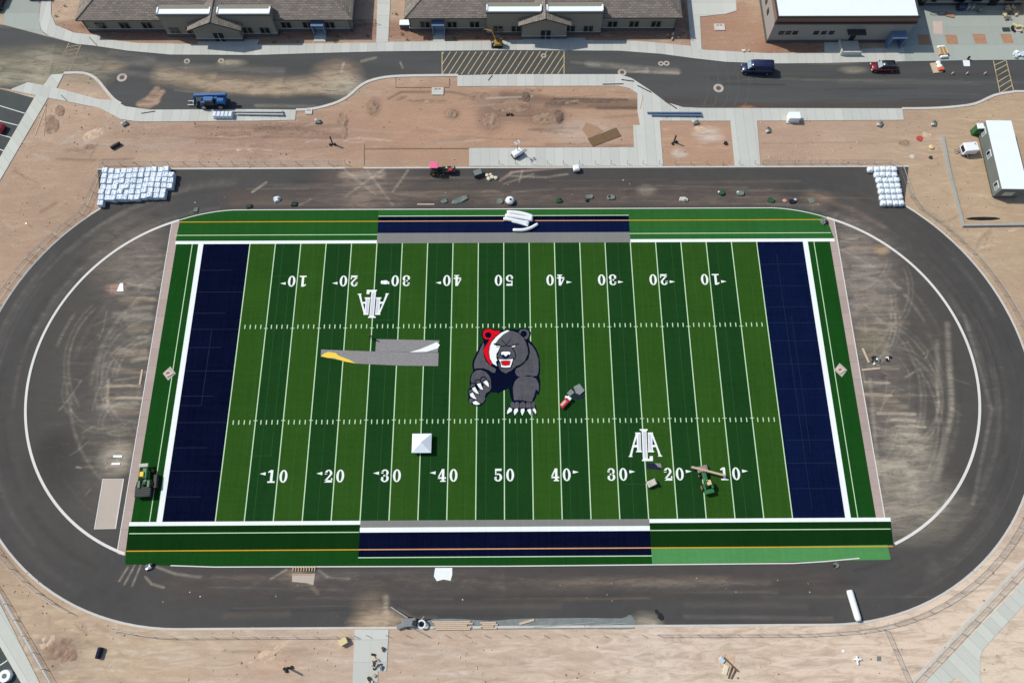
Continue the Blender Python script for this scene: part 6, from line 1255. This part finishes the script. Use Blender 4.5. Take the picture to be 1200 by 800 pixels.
for s in (-1, 1): MB().m('white_paint').box((.05*s, s*1.2, .3), (1.5, .5, .5), bev=.1).build('wrap', t_)
t_ = place('material_pallet', 'pallet with white bags and brown bricks on the road by the courtyard', 'pallet', 1098.5, 80, .1); MB().m('wood').box((-.3, 0, .1), (1.8, 2.4, .2)).build('pallet_base', t_)
MB().m('white_paint').ball((.2, .9, .5), .5, .6, 8, 5, .15).build('bag', t_); MB().m('white_paint').ball((.2, .1, .5), .55, .6, 8, 5, .15).build('bag', t_); MB().m('orange_paint').box((.3, -.6, .45), (1.1, .7, .5), bev=.06).build('bricks', t_)
sheetthing('white_sheet', 'square white panel on the road edge left of the small crosswalk', 'panel', [(1128, 71), (1136, 71), (1136.5, 78), (1129.5, 78)], 'white_paint', .02, .06)
one(MB().m('black').cyl((0, 0, 0), (0, 0, .7), .2, n=8), 'black_bollard', 'black post on the kerb above the square white panel', 'post', 1134, 69.5, 0, .11)
for i, (x, lb) in enumerate(((1115.5, 'faded traffic cone, leftmost of three on the road'), (1132.5, 'pale orange traffic cone in the middle of three on the road'), (1153.5, 'pale orange traffic cone, rightmost of three on the road'))):
    t_ = place('traffic_cone', lb, 'traffic cone', x, 87, .3*i, 0, 'traffic cones on the road by the courtyard'); MB().m('cone').cyl((0, 0, .05), (0, 0, .75), .2, .04, n=10).build('cone', t_); MB().m('black').box((0, 0, .03), (.5, .5, .05)).build('base', t_); MB().m('white_paint').cyl((0, 0, .4), (0, 0, .55), .125, .09, n=10).build('band', t_)
t_ = place('propane_tank', 'blue tarp and two grey tanks against the courtyard building', 'tanks', 1131, 12, 0, .11)
MB().m('car_navy').box((-1.2, .2, .7), (1.4, 1.2, 1.4), bev=.2).build('covered_box', t_)
for k in range(2): MB().m('steel').cyl((.2+.9*k, 0, 0), (.2+.9*k, 0, 1.4), .4, n=12).build('tank', t_)
t_ = place('mixer', 'grey green barrow mixer right of the two grey tanks', 'mixer', 1147, 14, .5, .11); MB().m('turf_back').ball((0, 0, .8), .55, 1, 10, 6).build('drum', t_); m = MB().m('black'); m.tube([(-.5, .3, 0), (0, 0, .7), (.5, .3, 0)], .05); m.tube([(-.5, -.3, 0), (0, 0, .7), (.5, -.3, 0)], .05); m.build('frame', t_)
one(MB().m('brick_soil').box((0, 0, .1), (1.6, 1.0, .2), rz=-.3), 'cardboard_sheet', 'brown cardboard sheet on the paving below the courtyard rail', 'cardboard', 1113, 18.5, 0, .11)
wbr = place('white_drum', 'white round drum with a hollow top on the bottom left parking lot', 'drum', 8.5, 791); o_ = arc(0, 0, .85, 0, 2*math.pi, 18)[:-1]; m = MB().m('white_paint').prism(o_, 0, .7); m.build('drum', wbr); MB().m('turf_back').cyl((0, 0, .7), (0, 0, .74), .35, n=14).build('opening', wbr)
pl = place('person', 'person in dark clothes standing on the turf above the grey turf pieces', 'person', 435, 396, 0, .045)
# continuous skinned body, seen from above, slightly bent forward over the turf
def body(root, pose, mat):
    me = bpy.data.meshes.new('body'); vs_ = [p[:3] for p in pose['v']]; me.from_pydata(vs_, pose['e'], []); ob = bpy.data.objects.new('body', me); COL.objects.link(ob)
    sk = ob.modifiers.new('s', 'SKIN'); sv = me.skin_vertices[0].data if me.skin_vertices else None
    if sv is None:
        bpy.context.view_layer.objects.active = ob; bm = bmesh.new(); bm.from_mesh(me); bm.verts.layers.skin.verify(); bm.to_mesh(me); bm.free(); sv = me.skin_vertices[0].data
    for i, p in enumerate(pose['v']): sv[i].radius = (p[3], p[3]); sv[i].use_root = (i == 0)
    sb_ = ob.modifiers.new('u', 'SUBSURF'); sb_.levels = 1; sb_.render_levels = 1
    bpy.context.view_layer.update(); dg = bpy.context.evaluated_depsgraph_get(); m2 = bpy.data.meshes.new_from_object(ob.evaluated_get(dg)); bpy.data.objects.remove(ob)
    m2.materials.clear(); 
    for k in (mat): m2.materials.append(MATS[k])
    for p in m2.polygons:
        z = p.center.z; r_ = math.hypot(p.center.x, p.center.y); p.material_index = 1 if z > 1.42 and abs(p.center.x) < .16 else (0 if z > .95 else 2); p.use_smooth = True
    o = bpy.data.objects.new('body', m2); COL.objects.link(o); o.parent = root; return o
pose = dict(v=[(0, 0, .95, .14), (0, -.03, 1.2, .15), (0, -.05, 1.4, .16), (0, -.07, 1.52, .06), (0, -.1, 1.66, .1), (0, -.1, 1.74, .08), (-.2, -.05, 1.4, .07), (-.32, -.1, 1.15, .05), (-.3, -.3, .98, .04), (.2, -.05, 1.4, .07), (.32, -.1, 1.15, .05), (.3, -.3, .98, .04), (-.1, 0, .88, .1), (-.13, -.08, .5, .07), (-.13, 0, .09, .05), (-.13, -.16, .04, .04), (.1, 0, .88, .1), (.14, .06, .5, .07), (.14, .1, .09, .05), (.14, -.06, .04, .04)],
    e=[(0, 1), (1, 2), (2, 3), (3, 4), (4, 5), (2, 6), (6, 7), (7, 8), (2, 9), (9, 10), (10, 11), (0, 12), (12, 13), (13, 14), (14, 15), (0, 16), (16, 17), (17, 18), (18, 19)])
body(pl, pose, ('black', 'skin', 'turf_scrap_navy')); MB().m('black').ball((0, -.09, 1.78), .115, .6, 10, 5).build('cap', pl)
# small plants along the buildings
def plant(x, y, s, i):
    m = MB().m('leaf'); rg = random.Random(i)
    for k in range(26):
        a = rg.uniform(0, 6.28); r = rg.uniform(0, s)*.6; h = rg.uniform(.05, s*.9); d = rg.uniform(.05, .14)
        c = Vector((r*math.cos(a), r*math.sin(a), h)); u = Vector((rg.uniform(-1, 1), rg.uniform(-1, 1), rg.uniform(-.3, .6)))*d; v = Vector((rg.uniform(-1, 1), rg.uniform(-1, 1), rg.uniform(-.3, .6)))*d
        m.add([c-u, c+v, c+u, c-v], [(0, 1, 2, 3)])
    m.cyl((0, 0, 0), (0, 0, s*.5), .03, n=5); return m
pls = [(322, 50, 'right of the first porch'), (339, 45.5, 'left of the blue doorway at the first building'), (349, 50, 'below the blue doorway at the first building'), (392, 49, 'right of the blue doorway at the first building'), (395, 43.5, 'near the right windows of the first building'), (431, 43, 'left of the path between the buildings'), (471, 40.5, 'upper left of the strip beside the second building'), (477, 47, 'lower left of the strip beside the second building'), (491, 41, 'left of the second blue doorway'), (502, 46.5, 'below the second blue doorway'), (533, 46, 'left of the yellow excavator'), (559, 45.5, 'near the yellow excavator arm'), (592, 46, 'right of the yellow excavator'), (442+22, 17, 'upper soil strip right of the path'), (66, 20, 'upper corner left of the first building'), (97, 31, 'by the lower left corner of the first building'), (76, 8, 'top edge left of the first building'), (822, 62, 'by the side path'), (150+250, 50, 'by the walk below the first building')]
for i, (x, y, lb) in enumerate(pls[:-2]): one(plant(x, y, .55 if i != 15 else 1.0, i), 'small_shrub', 'small dark shrub '+lb, 'shrub', x, y, 0, .01, 'young shrubs planted in front of the buildings')
# a few loose bits on the lanes
for i in range(26):
    rg = random.Random(900+i); x = rg.uniform(190, 960); y = rg.choice([rg.uniform(672, 705), rg.uniform(206, 240)])
    s = rg.uniform(.06, .12); one(MB().m(rg.choice(['stone_pale', 'white_paint', 'wood_pink', 'kerb'])).box((0, 0, s*.2), (s*1.6, s, s*.4), rz=rg.uniform(0, 3)), 'litter_bit', 'tiny pale scrap of litter lying on the track lanes', 'litter', x, y, 0, .01, 'tiny pale litter bits on the track')
